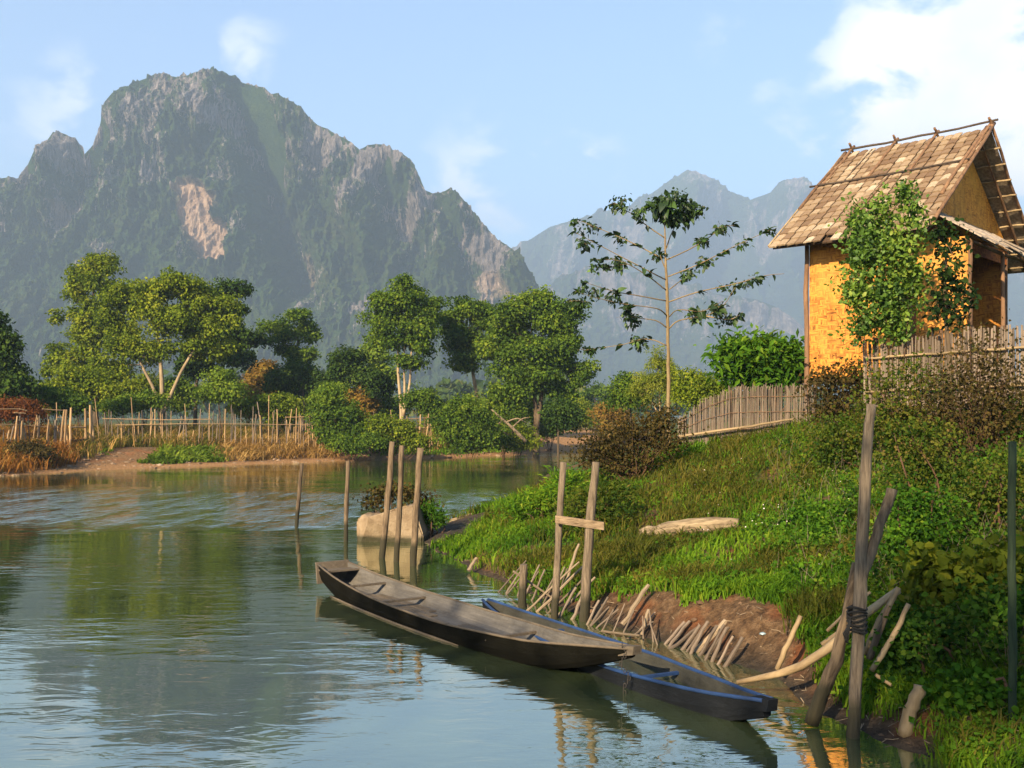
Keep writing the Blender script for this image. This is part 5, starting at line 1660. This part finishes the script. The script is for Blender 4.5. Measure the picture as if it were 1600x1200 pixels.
ybase = yp(702, 1330)
yt = thing('young_tree', (ybase.x, YD, gz(ybase.x, YD)), 'sparse young tree with straight pale stem and tiered branches', 'tree')
yr = np.random.default_rng(21)
ytr = pole('trunk', [Vector((ybase.x, YD, gz(ybase.x, YD) - .2)), yp(702, 1200), yp(700, 900), yp(692, 620), yp(684, 430), yp(680, 230)], [.055, .045, .042, .036, .026, .012], W_YOUNG, yt, n=10, seed=70)
YB = [[(688, 355), (560, 260), (480, 190), (390, 140)], [(690, 410), (740, 300), (800, 220), (930, 150)], [(660, 470), (500, 390), (330, 320), (150, 250)],
      [(690, 480), (820, 420), (940, 350), (1030, 280), (1110, 265)], [(690, 600), (560, 550), (300, 430), (120, 350)], [(700, 580), (880, 510), (1080, 410), (1300, 310)],
      [(695, 665), (560, 580), (400, 510), (230, 510)], [(710, 655), (780, 600), (840, 545)], [(695, 725), (530, 705), (360, 685), (180, 640)],
      [(705, 730), (860, 680), (1060, 640), (1240, 595), (1340, 590)], [(695, 815), (620, 780), (420, 765), (250, 740), (120, 715)], [(705, 820), (750, 785), (880, 800), (980, 750)],
      [(695, 885), (620, 845), (490, 830), (430, 780)], [(705, 890), (760, 845), (920, 815), (1010, 760), (1070, 660)], [(920, 815), (1060, 840), (1120, 800)],
      [(690, 990), (620, 960), (540, 955), (430, 985), (200, 1020)], [(690, 545), (660, 480), (640, 420)]]
# leaf shapes: broad pointed blades with a folded midrib
YL = []
for k in range(6):
    rr2 = np.random.default_rng(300 + k)
    ln, wd = 1.0, .25 + .1 * rr2.random()
    xs2 = [0, .12, .35, .6, .82, 1.0]; ws = [0.02, .7, 1.0, .8, .4, .0]
    bend = -.25 - .25 * rr2.random()
    Vv = []; 
    for x, w_ in zip(xs2, ws):
        z = bend * x * x
        Vv += [(x, -w_ * wd, z + .12 * w_), (x, 0, z), (x, w_ * wd, z + .12 * w_)]
    Qq = []
    for i in range(5):
        Qq += [(i * 3, i * 3 + 1, i * 3 + 4, i * 3 + 3), (i * 3 + 1, i * 3 + 2, i * 3 + 5, i * 3 + 4)]
    YL.append(mesh_np('leaf_shape', np.array(Vv), np.array(Qq), G['young_leaf'], {'var': ('FACE', np.full(10, .06 + .17 * k))}, smooth=True))


def put_leaf(p, d, size, on):
    o = bpy.data.objects.new('leaf', YL[min(int(abs(yr.normal(0, 2.2))), 5)])
    COL.objects.link(o); o.parent = on
    o.location = p - Vector(wloc(on))
    o.rotation_mode = 'QUATERNION'
    o.rotation_quaternion = d.to_track_quat('X', 'Z') @ Euler((yr.normal(0, .6), 0, 0)).to_quaternion()
    o.scale = (size, size, size)


nleaf = 0
for k, br_ in enumerate(YB):
    ang = yr.normal(0, .5)
    pts = []
    for i, (cx, cyy) in enumerate(br_):
        pts.append(yp(cx, cyy, ang * i * .55 + (0 if i else 0)))
    bro = pole('branch', pts, [.017, .013, .009, .005], W_YOUNG, yt, n=6, seed=80 + k, wob=.02)
    sp = smooth_path(pts, 8)
    cnt = 13 if len(br_) > 3 else 7
    if k == 16: cnt = 2
    for j in range(cnt):
        if j % 4 == 0: tc_ = 1 - abs(yr.normal(0, .38))
        t = tc_ + yr.normal(0, .035)
        t = min(max(t, .25), 1)
        i = min(int(t * (len(sp) - 1)), len(sp) - 2)
        p = sp[i].lerp(sp[i + 1], yr.random())
        d = (sp[i + 1] - sp[i]).normalized() + Vector((yr.normal(0, .7), yr.normal(0, .7), yr.normal(-.25, .55)))
        put_leaf(p, d, .15 + .11 * yr.random(), bro); nleaf += 1
for j in range(105):
    a = unit(yr.normal(size=3))
    p = yp(705 + a[0] * 130 * yr.random() ** .4, 165 + a[2] * 75 * yr.random() ** .4, a[1] * .45)
    put_leaf(p, Vector((a[0], a[1], -.2 + .5 * yr.normal())), .18 + .13 * yr.random(), ytr); nleaf += 1

yb = []; tw = MB()
for br_ in YB:
    for _ in range(4 if len(br_) > 3 else 2):
        t = .40 + .62 * yr.random(); i = min(int(t * (len(br_) - 1)), len(br_) - 2); f_ = min(t * (len(br_) - 1) - i, 1)
        p = yp(br_[i][0] + (br_[i + 1][0] - br_[i][0]) * f_, br_[i][1] + (br_[i + 1][1] - br_[i][1]) * f_, yr.normal(0, .15))
        yb.append(((p.x, p.y, p.z - .02), (.17, .13, .08)))
        for _q in range(5):
            e = p + Vector((yr.normal(0, .13), yr.normal(0, .1), yr.normal(-.01, .07)))
            tw.tube([p, p.lerp(e, .5) + Vector((0, 0, .015)), e], [.005, .004, .002], 4, cap=False)
for cx, cyy, rr_x, rr_z in ((620, 150, .32, .2), (720, 130, .42, .26), (800, 170, .36, .24), (700, 220, .34, .2), (860, 200, .26, .14), (530, 200, .26, .12)):
    p = yp(cx, cyy); yb.append(((p.x, p.y, p.z), (rr_x, rr_x, rr_z)))
V, F = tw.get()
tag(part('twig', yt, V, F, W_YOUNG), kind='stuff')
V, F, var = leafcloud(yr, yb, 2500, .115, csize=.065, per=6, aspect=.3, shell=.3, flat=.8, hexa=True, droop=.5)
tag(part('foliage', yt, V, F, G['young_leaf'], attrs={'var': ('FACE', np.clip(var * .8, 0, 1))}), kind='stuff')

# ------------------------------------------------------------------ near-bank shrubs
tr_ = tree('leafy_bush', 'tall fresh green leafy bush standing in front of the hut wall', 'bush', 16.6, [[(1385, 640), (1388, 560), (1384, 480), (1380, 380)], [(1390, 640), (1410, 540), (1420, 420)], [(1386, 640), (1350, 540), (1340, 420)]],
     [(1346, 345, 13, 42), (1380, 335, 15, 40), (1413, 312, 10, 36), (1428, 348, 11, 34), (1350, 400, 36, 40), (1394, 400, 40, 46), (1342, 455, 34, 36), (1386, 468, 46, 42), (1424, 440, 24, 46), (1350, 508, 30, 22), (1402, 514, 38, 18)],
     8600, .088, G['hut_bush'], W_TWIG, .018, seed=90, csize=.10, per=20, aspect=.27, shell=.2, flat=1.4, fine=False, hexa=True, upright=.9)
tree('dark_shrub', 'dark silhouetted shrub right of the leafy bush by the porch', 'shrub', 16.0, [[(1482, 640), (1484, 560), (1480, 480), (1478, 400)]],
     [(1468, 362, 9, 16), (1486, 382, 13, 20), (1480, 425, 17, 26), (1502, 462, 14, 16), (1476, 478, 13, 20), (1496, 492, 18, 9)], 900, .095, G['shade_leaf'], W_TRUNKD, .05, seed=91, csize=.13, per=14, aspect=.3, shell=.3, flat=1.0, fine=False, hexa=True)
shrub('leafy_shrub', 'lush light green shrub growing over the reed fence', 'shrub', 20.9, 1195, [(1150, 550, 28, 22), (1190, 548, 34, 24), (1230, 560, 34, 22), (1170, 580, 40, 20), (1215, 585, 46, 18), (1255, 580, 18, 16), (1190, 602, 30, 10)],
      6500, .17, G['bank_leaf'], csize=.18, seed=92, aspect=.2, upright=.25, per=22, flat=.6)
shrub('dry_shrub', 'dark brown scrubby shrub left of the reed fence', 'shrub', 18.6, 990, [(945, 695, 40, 20), (990, 675, 40, 28), (1032, 662, 28, 30), (925, 718, 36, 16), (985, 718, 54, 20), (1040, 692, 28, 20)],
      7000, .05, G['shrub_brown'], csize=.17, seed=93, stems=70, per=16, stem_r=.008)
shrub('dry_shrub', 'tangled brown twiggy shrub in front of the slat fence', 'shrub', 13.8, 1520, [(1500, 590, 44, 36), (1550, 570, 44, 44), (1590, 600, 34, 44), (1470, 620, 40, 24), (1540, 630, 54, 26), (1520, 540, 30, 20)],
      7000, .045, G['shrub_brown'], csize=.2, seed=94, stems=110, per=9, stem_r=.007)
shrub('dry_shrub', 'thin olive and brown brush before the left end of the slat fence', 'shrub', 14.8, 1420, [(1380, 600, 36, 34), (1425, 590, 36, 34), (1465, 610, 34, 30), (1400, 640, 50, 24)], 4500, .05, G['bank_mix'], csize=.17, seed=98, stems=70, per=9, stem_r=.007)
shrub('dry_shrub', 'dry reddish brush growing on top of the concrete block', 'shrub', 19.7, 600, [(585, 780, 20, 14), (605, 770, 22, 14), (635, 772, 22, 14), (660, 785, 18, 12)],
      1500, .06, G['shrub_brown'], csize=.1, seed=95, stems=24, per=9, stem_r=.008)
shrub('grass_mound', 'small grassy tuft beside the concrete block', 'grass tuft', 19.6, 668, [(668, 800, 16, 10), (680, 812, 14, 8)], 900, .14, G['bank_leaf'], csize=.08, seed=96, aspect=.1, upright=.9, stems=6)
NS = 'undergrowth shrubs on the near bank'
def nshrub(label, d, base, blobs, n, size, mat, seed, **k):
    return shrub('undergrowth_shrub', label, 'shrub', d, base, blobs, int(n * 1.5), size * .68, G[mat], group=NS, seed=seed, csize=k.pop('csize', .12), per=24, flat=.55, hexa=d < 10, **k)
shrub('dry_shrub', 'thin brown brush at the foot of the hut wall', 'shrub', 18.2, 1310, [(1290, 600, 26, 26), (1325, 590, 28, 28), (1350, 610, 26, 26), (1300, 640, 34, 24)], 2600, .06, G['shrub_brown'], csize=.15, seed=97, stems=50, per=9, stem_r=.007)
nshrub('olive weed thicket at the foot of the leafy bush', 15.2, 1350, [(1305, 660, 34, 16), (1355, 640, 34, 22), (1405, 645, 36, 20), (1335, 678, 44, 14), (1290, 678, 26, 14)], 3000, .065, 'bank_mix', 101, shell=.2)
nshrub('yellowish weed thicket between the tall post and the twiggy shrub', 12.6, 1450, [(1420, 668, 40, 22), (1470, 676, 44, 22), (1440, 705, 54, 18)], 2400, .065, 'bank_mix', 102, shell=.2)
nshrub('broad bushy growth below the twiggy shrub at right', 10.8, 1560, [(1520, 730, 54, 26), (1590, 715, 50, 30), (1560, 765, 64, 28), (1640, 745, 50, 40)], 3200, .06, 'bank_mix', 103, shell=.2)
nshrub('green weed bank behind the forked post', 10.2, 1440, [(1420, 780, 36, 30), (1460, 800, 44, 34), (1430, 830, 44, 30)], 2400, .065, 'bank_leaf', 104)
nshrub('yellow-green vine shrub with large leaves at the right edge', 8.8, 1530, [(1500, 900, 54, 34), (1560, 880, 50, 40), (1460, 880, 36, 26), (1600, 920, 44, 44)], 1900, .12, 'bank_yellow', 105, aspect=.5)
nshrub('deep green dense bush low at the right edge', 8.3, 1560, [(1520, 980, 60, 44), (1590, 960, 54, 54), (1470, 1000, 50, 40), (1560, 1040, 64, 40), (1620, 1060, 54, 50)], 6800, .075, 'bank_dark', 106)
nshrub('low leafy weeds between the propped poles and dark bush', 8.1, 1440, [(1430, 1000, 34, 34), (1450, 1050, 40, 24)], 2000, .065, 'bank_dark', 107)
nshrub('bright green weeds at the mud edge in the lower right', 7.5, 1560, [(1550, 1090, 50, 26), (1590, 1130, 40, 24), (1510, 1080, 34, 20)], 2200, .075, 'bank_leaf', 108)
nshrub('leafy clump beside the pale log end', 13.6, 1230, [(1210, 830, 44, 20), (1260, 815, 44, 24)], 1300, .07, 'bank_leaf', 109)
nshrub('low clover-like clump right of the pale log', 12.0, 1250, [(1230, 850, 40, 18), (1285, 845, 34, 20), (1260, 875, 44, 14)], 1300, .065, 'bank_leaf', 110)
nshrub('overhanging green growth at the river edge left of the H-frame', 17.5, 850, [(840, 785, 26, 14), (870, 775, 26, 18), (815, 795, 22, 10), (890, 755, 24, 18)], 3000, .16, 'grass', 111, aspect=.10, upright=.9)
nshrub('dark shaded weeds behind the H-frame', 15.5, 930, [(910, 780, 44, 18), (960, 765, 44, 18), (930, 800, 40, 10)], 2600, .12, 'bank_mix', 112, aspect=.14, upright=.8)


# ------------------------------------------------------------------ grass
def grass(name, label, pts, z, h, w, mat, rng, blades=5, spread=.05, var=None, lean=.35):
    n = len(pts)
    B = n * blades
    ci = np.repeat(np.arange(n), blades)
    a = rng.random(B) * 2 * np.pi
    base = np.stack([pts[ci, 0] + rng.normal(0, 1, B) * spread, pts[ci, 1] + rng.normal(0, 1, B) * spread, z[ci] - .015], -1)
    hh = (h[ci] if hasattr(h, '__len__') else h) * (.55 + .8 * rng.random(B))
    dirv = np.stack([np.cos(a), np.sin(a), np.zeros(B)], -1)
    side = np.stack([-np.sin(a + .6), np.cos(a + .6), np.zeros(B)], -1) * ((w[ci] if hasattr(w, '__len__') else w) * (.6 + .8 * rng.random(B)))[:, None]
    ln = (lean * (.3 + 1.4 * rng.random(B)) * hh)[:, None]
    up = np.array([0, 0, 1.0])
    mid = base + dirv * ln * .35 + up * (hh * .6)[:, None]
    tip = base + dirv * ln * 1.25 + up * (hh * (1 - .25 * rng.random(B)))[:, None]
    V = np.stack([base - side, base + side, mid - side * .8, mid + side * .8, tip], 1).reshape(-1, 3)
    i0 = np.arange(B) * 5
    F = np.stack([np.stack([i0, i0 + 1, i0 + 3], -1), np.stack([i0, i0 + 3, i0 + 2], -1), np.stack([i0 + 2, i0 + 3, i0 + 4], -1)], 1).reshape(-1, 3)
    vv = var[ci] if var is not None else np.full(B, .45)
    vv = np.clip(vv + rng.normal(0, .16, B), 0, 1)
    o = link(name, mesh_np(name, V, F, mat, {'var': ('FACE', np.repeat(vv, 3))}))
    return tag(o, label, kind='stuff')


def scatter(rng, n, px_lo, px_hi, d_lo, d_hi, power=1.6):
    """ground points spread so that nearer ground gets more of them"""
    u = rng.random(n)
    p = 1 - power
    d = (d_lo ** p + u * (d_hi ** p - d_lo ** p)) ** (1 / p)
    x = (px_lo + rng.random(n) * (px_hi - px_lo) - 800) / FOC * d
    return np.stack([x, d], -1)


gr = np.random.default_rng(404)
pts = scatter(gr, 88000, 640, 1880, 6.6, 30, 1.5)
Z, sn, sf = heights(pts[:, 0], pts[:, 1])
cut = np.exp(-((pts[:, 1] - 10.5) / 1.7) ** 2)
edge = .12 + .46 * cut + .30 * fbm(pts[:, 0] * 1.4, pts[:, 1] * 1.4, 3)
spit = np.exp(-(((pts[:, 0] + 1.4) / 1.3) ** 2 + ((pts[:, 1] - 20.3) / 2.0) ** 2))
bare = fbm(pts[:, 0] * .55 + 9, pts[:, 1] * .55, 3)
dry = sstep(.0, .28, fbm(pts[:, 0] * .45 + 3, pts[:, 1] * .45 - 5, 3)) + np.exp(-(((pts[:, 0] - 3.4) / 2.2) ** 2 + ((pts[:, 1] - 16.6) / 2.0) ** 2)) * 1.0
keep = (sn > edge) & (spit < .5) & (gr.random(len(pts)) > .75 * sstep(.1, .3, bare))
low_right = (pts[:, 0] > 2.6) & (pts[:, 1] < 7.6) & (gr.random(len(pts)) < .7)
keep &= ~low_right
pts, Z, sn, dry = pts[keep], Z[keep], sn[keep], dry[keep]
tall = .10 + .15 * np.clip(fbm(pts[:, 0] * 1.1, pts[:, 1] * 1.1, 3) + .35, 0, 1) + .05 * sstep(4, 8, sn)
tone = np.clip(.42 + .5 * fbm(pts[:, 0] * .9 + 20, pts[:, 1] * .9, 3), 0, 1)
wid = .0042 + .00032 * pts[:, 1]
isdry = gr.random(len(pts)) < np.clip(dry * .75, 0, .8)
grass('grass', 'lush green grass covering the near river bank', pts[~isdry], Z[~isdry], tall[~isdry], wid[~isdry], G['grass'], gr, 5, .045, tone[~isdry], .55)
grass('dry_grass', 'yellowed and brown grass patches on the near slope', pts[isdry], Z[isdry], tall[isdry] * 1.35, wid[isdry], G['grass_olive'], gr, 5, .05, tone[isdry], .5)
# broad-leaved weeds through the grass
sel = gr.random(len(pts)) < .20
wp = pts[sel]; wz = Z[sel]
blk = len(wp); rep = 4
ci = np.repeat(np.arange(blk), rep); k = len(ci)
pos = np.stack([wp[ci, 0] + gr.normal(0, .05, k), wp[ci, 1] + gr.normal(0, .05, k), wz[ci] + .03 + .10 * gr.random(k)], -1)
nr = unit(np.array([0, -.25, 1.0]) + gr.normal(size=(k, 3)) * .5)
ax = unit(np.cross(nr, gr.normal(size=(k, 3)))); sd = np.cross(ax, nr)
Ls = (.028 + .035 * gr.random((k, 1))); Ws = Ls * .42
V = np.stack([pos, pos + ax * Ls * .5 + sd * Ws + nr * Ws * .2, pos + ax * Ls, pos + ax * Ls * .5 - sd * Ws + nr * Ws * .2], 1).reshape(-1, 3)
i0 = np.arange(k) * 4
F = np.stack([np.stack([i0, i0 + 1, i0 + 2], -1), np.stack([i0, i0 + 2, i0 + 3], -1)], 1).reshape(-1, 3)
tag(link('weeds', mesh_np('weeds', V, F, G['bank_leaf'], {'var': ('FACE', np.repeat(np.clip(tone[sel][ci] + gr.normal(0, .18, k), 0, 1), 2))})), 'small broad-leaved weeds mixed through the near grass', kind='stuff')
# rank weeds over the slope at the right
wr = np.random.default_rng(515)
for nm, mt, lab, cnt in (('weeds', 'bank_mix', 'olive and yellowing rank weeds on the slope below the hut', 640), ('weeds', 'bank_dark', 'dark green rank weeds on the shaded right slope', 520), ('weeds', 'bank_leaf', 'fresh green rank weeds among the grass below the slat fence', 480)):
    q = scatter(wr, cnt * 4, 1230, 1950, 7.4, 18, 1.2)
    qz, qs, _ = heights(q[:, 0], q[:, 1])
    ff = fbm(q[:, 0] * .5 + len(lab), q[:, 1] * .5, 2)
    rightness = (800 + FOC * q[:, 0] / q[:, 1] - 1230) / 400
    kk = (qs > .9) & (wr.random(len(q)) < np.clip(rightness, .12, 1)) & (ff > -.12)
    q, qz = q[kk][:int(cnt * 1.3)], qz[kk][:int(cnt * 1.3)]
    bl = []
    for (x, y), z in zip(q, qz):
        r = .10 + .19 * wr.random() ** 1.6
        bl.append(((x, y, z + r * .9), (r, r, r * (1.0 + .7 * wr.random()))))
    V, F, var = leafcloud(wr, bl, 31000, .052, csize=.05, per=9, aspect=.33, shell=.3, upright=.35, flat=1.0)
    tag(link(nm, mesh_np(nm, V, F, G[mt], {'var': ('FACE', var)})), lab, kind='stuff')
# dry stalks standing over the weeds
q = scatter(wr, 2600, 1200, 1700, 7.6, 19, 1.2)
qz, qs, _ = heights(q[:, 0], q[:, 1])
kk = (qs > 1.0) & (wr.random(len(q)) < np.clip((800 + FOC * q[:, 0] / q[:, 1] - 1180) / 420, .1, 1))
q, qz = q[kk], qz[kk]
mb = MB()
for (x, y), z in zip(q, qz):
    hgt = .18 + .38 * wr.random() ** 1.5; le = wr.normal(0, .16, 2)
    a = Vector((x, y, z - .02)); b = Vector((x + le[0], y + le[1], z + hgt))
    mb.tube([a, a.lerp(b, .55) + Vector((wr.normal(0, .02), wr.normal(0, .02), 0)), b], [.0036, .0028, .0015], 3, cap=False)
    if wr.random() < .6:
        c = a.lerp(b, .5 + .3 * wr.random()); mb.tube([c, c + Vector((wr.normal(0, .08), wr.normal(0, .08), .03 + .09 * wr.random()))], [.0022, .0012], 3, cap=False)
V, F = mb.get()
tag(link('dry_stalks', mesh_np('dry_stalks', V, F, W_REED)), 'thin dry stalks standing among the weeds of the right slope', kind='stuff')
# tiny pale flowers
fl = scatter(gr, 620, 1080, 1640, 8.2, 19, 1.3)
fz, fs, _ = heights(fl[:, 0], fl[:, 1])
kf = (fs > 1.6) & (fbm(fl[:, 0] * .8 + 40, fl[:, 1] * .8, 2) > .02)
fl, fz = fl[kf], fz[kf]
k = len(fl)
c = np.stack([fl[:, 0], fl[:, 1], fz + .12 + .07 * gr.random(k)], -1)
r_ = (.006 + .005 * gr.random((k, 1)))
nr = unit(np.array([-.2, -.6, .8]) + gr.normal(size=(k, 3)) * .3); ax = unit(np.cross(nr, gr.normal(size=(k, 3)))); sd = np.cross(ax, nr)
V = np.stack([c + ax * r_, c + sd * r_, c - ax * r_, c - sd * r_], 1).reshape(-1, 3)
m_, nt_, out_ = new_mat('flower_petal'); principled(nt_, out_, (.52, .45, .42), .8)
tag(link('flowers', mesh_np('flowers', V, np.arange(k * 4).reshape(-1, 4), m_)), 'tiny pale flowers dotted through the grass slope', kind='stuff')

# far bank ground cover
pts = scatter(gr, 30000, -60, 960, 39, 78, 1.2)
Z, sn, sf = heights(pts[:, 0], pts[:, 1])
px = 800 + FOC * pts[:, 0] / pts[:, 1]
py = HOR + FOC * (CAM_H - Z) / pts[:, 1]
patchn = fbm(pts[:, 0] * .35, pts[:, 1] * .35, 3)
gate = sstep(1.3, .6, np.abs((pts[:, 0] + 18.2) - (pts[:, 1] - 44) * .05)) * (pts[:, 1] < 51)
path = sstep(2.2, 1.4, np.abs(pts[:, 0] - (3.4 + (pts[:, 1] - 66) * .12) + .5 * np.sin(pts[:, 1] * .4)) * .8) * (pts[:, 1] > 63)
ok = (sn < -1) & (gate < .4) & (path < .4)
rust = ok & (px < 118) & (sf > .5) & (gr.random(len(pts)) < .7)
straw = ok & (px > 345) & (px < 530) & (sf > 1.0) & (sf < 6)
green = ok & (px > 160) & (px < 352) & (sf > 1.1 + .5 * patchn) & (sf < 3.7)
gen = ok & ~rust & ~straw & ~green & (sf > 2.0 + patchn) & (gr.random(len(pts)) < .8)
edgeg = ok & (px > 600) & (sf > 1.0) & (sf <= 2.6)
def far_grass(mask, name, label, h, mat, w=.022, blades=5, sp=.16, lean=.5):
    p = pts[mask]
    grass(name, label, p, Z[mask], np.full(len(p), h) * (.7 + .6 * gr.random(len(p))), w, G[mat], gr, blades, sp, np.clip(.45 + .6 * patchn[mask], 0, 1), lean)
far_grass(rust, 'rusty_grass', 'rust-brown dry grass at the left end of the far bank', .52, 'rust_grass')
far_grass(straw & (gr.random(len(pts)) < .8), 'straw', 'heaped straw and dead grass on the far bank', .50, 'straw', lean=1.0)
far_grass(green, 'ground_cover', 'bright green creeping plants at the far water edge', .24, 'tree_lime', .05, 7, .14, .9)
far_grass(gen & (gr.random(len(pts)) < .5), 'dry_grass', 'mixed dry grass below the far trees', .55, 'grass_olive')
far_grass(gen & (gr.random(len(pts)) < .35), 'straw', 'thin straw coloured grass along the far fences', .55, 'straw')
far_grass(edgeg, 'grass', 'green grass fringe at the far waterline', .30, 'grass', .024)

# twigs and clods on the bare bank and the mud
dp = scatter(gr, 5200, 640, 1640, 6.7, 21, 1.4)
dz, dn, _ = heights(dp[:, 0], dp[:, 1])
kd = (dn > .02) & (dn < 1.3)
dp, dz = dp[kd], dz[kd]
mb = MB()
for (x, y), z in zip(dp[:520], dz[:520]):
    a = gr.random() * 6.28; L = .015 + .06 * gr.random() ** 2; r = .002 + .0025 * gr.random()
    e = Vector((math.cos(a) * L, math.sin(a) * L, .02 * gr.random()))
    mb.tube([Vector((x, y, z + .006)) - e, Vector((x, y, z + .012)) + e], [r, r * .7], 3, cap=False)
V, F = mb.get()
tag(link('debris', mesh_np('debris', V, F, W_STAKE)), 'twigs and bits of bamboo littering the muddy bank', kind='stuff')
mb = MB()
ico = np.array([(0, 0, 1), (.9, 0, .4), (.28, .85, .4), (-.72, .53, .4), (-.72, -.53, .4), (.28, -.85, .4), (.72, .53, -.4), (-.28, .85, -.4), (-.9, 0, -.4), (-.28, -.85, -.4), (.72, -.53, -.4), (0, 0, -1)])
icf = np.array([(0, 1, 2), (0, 2, 3), (0, 3, 4), (0, 4, 5), (0, 5, 1), (1, 6, 2), (2, 6, 7), (2, 7, 3), (3, 7, 8), (3, 8, 4), (4, 8, 9), (4, 9, 5), (5, 9, 10), (5, 10, 1), (1, 10, 6), (6, 11, 7), (7, 11, 8), (8, 11, 9), (9, 11, 10), (10, 11, 6)])
for (x, y), z in zip(dp[900:1900], dz[900:1900]):
    s_ = .008 + .045 * gr.random() ** 3
    mb.add(ico * s_ * (.7 + .6 * gr.random((12, 1))) * np.array([1.2, 1, .7]) + np.array([x, y, z]), None, icf)
V, F = mb.get()
m_, nt_, out_ = new_mat('clod_soil'); principled(nt_, out_, ramp(nt_, noise_node(nt_, 7, 4), [(.3, (.05, .03, .016)), (.7, (.17, .10, .055))]), .95)
tag(link('clods', mesh_np('clods', V, F, m_)), 'small clods and pebbles on the bare bank', kind='stuff')
# stones, clods and dead leaves on the far beach
fp = scatter(gr, 6000, -40, 900, 39, 68, 1.2)
fz_, fn_, ff_ = heights(fp[:, 0], fp[:, 1])
kf = (fn_ < -1) & (ff_ > .05) & (ff_ < 3.2)
fp, fz_ = fp[kf][:900], fz_[kf][:900]
mb = MB()
for (x, y), z in zip(fp, fz_):
    s_ = .025 + .10 * gr.random() ** 3
    mb.add(ico * s_ * (.7 + .6 * gr.random((12, 1))) * np.array([1.3, 1, .6]) + np.array([x, y, z]), None, icf)
V, F = mb.get()
m_, nt_, out_ = new_mat('beach_stone'); principled(nt_, out_, ramp(nt_, noise_node(nt_, 1.7, 4), [(.3, (.06, .04, .025)), (.6, (.22, .15, .09)), (.75, (.40, .33, .25))]), .95)
tag(link('pebbles', mesh_np('pebbles', V, F, m_)), 'pebbles and clods strewn on the far beach', kind='stuff')
# litter: a pale plastic bag by the landing post, a bluish scrap on the bare bank
def scrap(label, p, s, col, seed):
    rng = np.random.default_rng(seed)
    V = ico * s * (.7 + .5 * rng.random((12, 1))) * np.array([1.4, 1, .55]) + np.array([0, 0, s * .3])
    m, nt, out = new_mat('litter_plastic'); principled(nt, out, col, .4)
    tag(link('plastic_scrap', mesh_np('plastic_scrap', V, icf, m), None, tuple(p)), label, 'litter')
scrap('crumpled white plastic scrap on the grass behind the landing post', ground_pt(1318, 943), .06, (.62, .64, .66), 1)
scrap('bluish plastic scrap lying on the bare red-brown bank', ground_pt(1192, 998), .035, (.18, .25, .28), 2)

# forest at the mountain's foot
fr2 = np.random.default_rng(808)
bl = []
for k in range(900):
    d = 170 + 520 * fr2.random() ** .8
    x = ((-150 + 1900 * fr2.random()) - 800) / FOC * d
    hgt = 5 + 8 * fr2.random()
    bl.append(((x, d, 1 + hgt * .62), (hgt * (.36 + .2 * fr2.random()), hgt * .4, hgt * .5)))
V, F, var = leafcloud(fr2, bl, 42000, 1.7, aspect=.6, csize=.9, per=14, shell=.5)
tag(link('forest', mesh_np('forest', V, F, G['forest'], {'var': ('FACE', var)})), 'hazy belt of woodland at the mountain foot', kind='stuff')

# ------------------------------------------------------------------ tall riverside trees behind the viewpoint: their shade lies over the landing
for k, (x, y, hgt, lab) in enumerate(((-19.5, -8.5, 13.0, 'tall riverside tree farthest upstream behind the viewpoint'), (-14.5, -11.0, 12.5, 'second riverside tree behind the viewpoint'),
                                      (-9.5, -13.5, 13.0, 'middle riverside tree behind the viewpoint'), (-4.5, -15.5, 13.0, 'fourth riverside tree behind the viewpoint'), (0.5, -18.0, 14.5, 'riverside tree nearest the path behind the viewpoint'))):
    rng = np.random.default_rng(700 + k)
    g = gz(x, y)
    root = thing('riverside_tree', (x, y, g), lab, 'tree', 'riverside trees behind the viewpoint')
    mb = MB(); bl = []
    top = Vector((x, y, g + hgt * .8))
    mb.tube(smooth_path([(x, y, g - .3), (x + .2, y, g + 3), (x - .1, y + .2, g + 7), tuple(top)], 4), [.34, .3, .28, .27, .26, .24, .22, .2, .18, .15, .12, .09, .06], 8)
    for j in range(16):
        a = rng.random() * 6.28; rr = 2.6 * rng.random() ** .5; zz = g + hgt * (.22 + .72 * (j + rng.random()) / 16)
        c = Vector((x + math.cos(a) * rr, y + math.sin(a) * rr, zz))
        bl.append((tuple(c), (1.7, 1.7, 1.15)))
        mb.tube([(x, y, max(zz - 1.4, g + 2)), tuple(c)], [.09, .03], 5, cap=False)
    V, F = mb.get(); part('trunk', root, V, F, W_TRUNKD, smooth=True)
    V, F, var = leafcloud(rng, bl, 4600, .21, csize=.5, per=30, aspect=.45, shell=.35)
    part('crown', root, V, F, G['tree_green'], attrs={'var': ('FACE', var)})


def build_haze():
    lo = (-5500, -55, -3.0); hi = (5500, 4300, 835)
    c = [(x, y, z) for z in (lo[2], hi[2]) for x, y in ((lo[0], lo[1]), (hi[0], lo[1]), (hi[0], hi[1]), (lo[0], hi[1]))]
    mb = MB(); mb.hexa(c)
    V, F = mb.get()
    m = bpy.data.materials.new('haze_air'); m.use_nodes = True
    nt = m.node_tree
    for n in list(nt.nodes): nt.nodes.remove(n)
    out = nt.nodes.new('ShaderNodeOutputMaterial')
    pv = nt.nodes.new('ShaderNodeVolumePrincipled')
    pv.inputs['Color'].default_value = (.56, .76, 1.0, 1)
    pv.inputs['Density'].default_value = HAZE
    pv.inputs['Anisotropy'].default_value = 0.1
    nt.links.new(pv.outputs[0], out.inputs['Volume'])
    o = link('haze', mesh_np('haze', V, F, m))
    tag(o, 'thin blue valley haze filling the air', kind='stuff')
HAZE = 0.00036
build_haze()
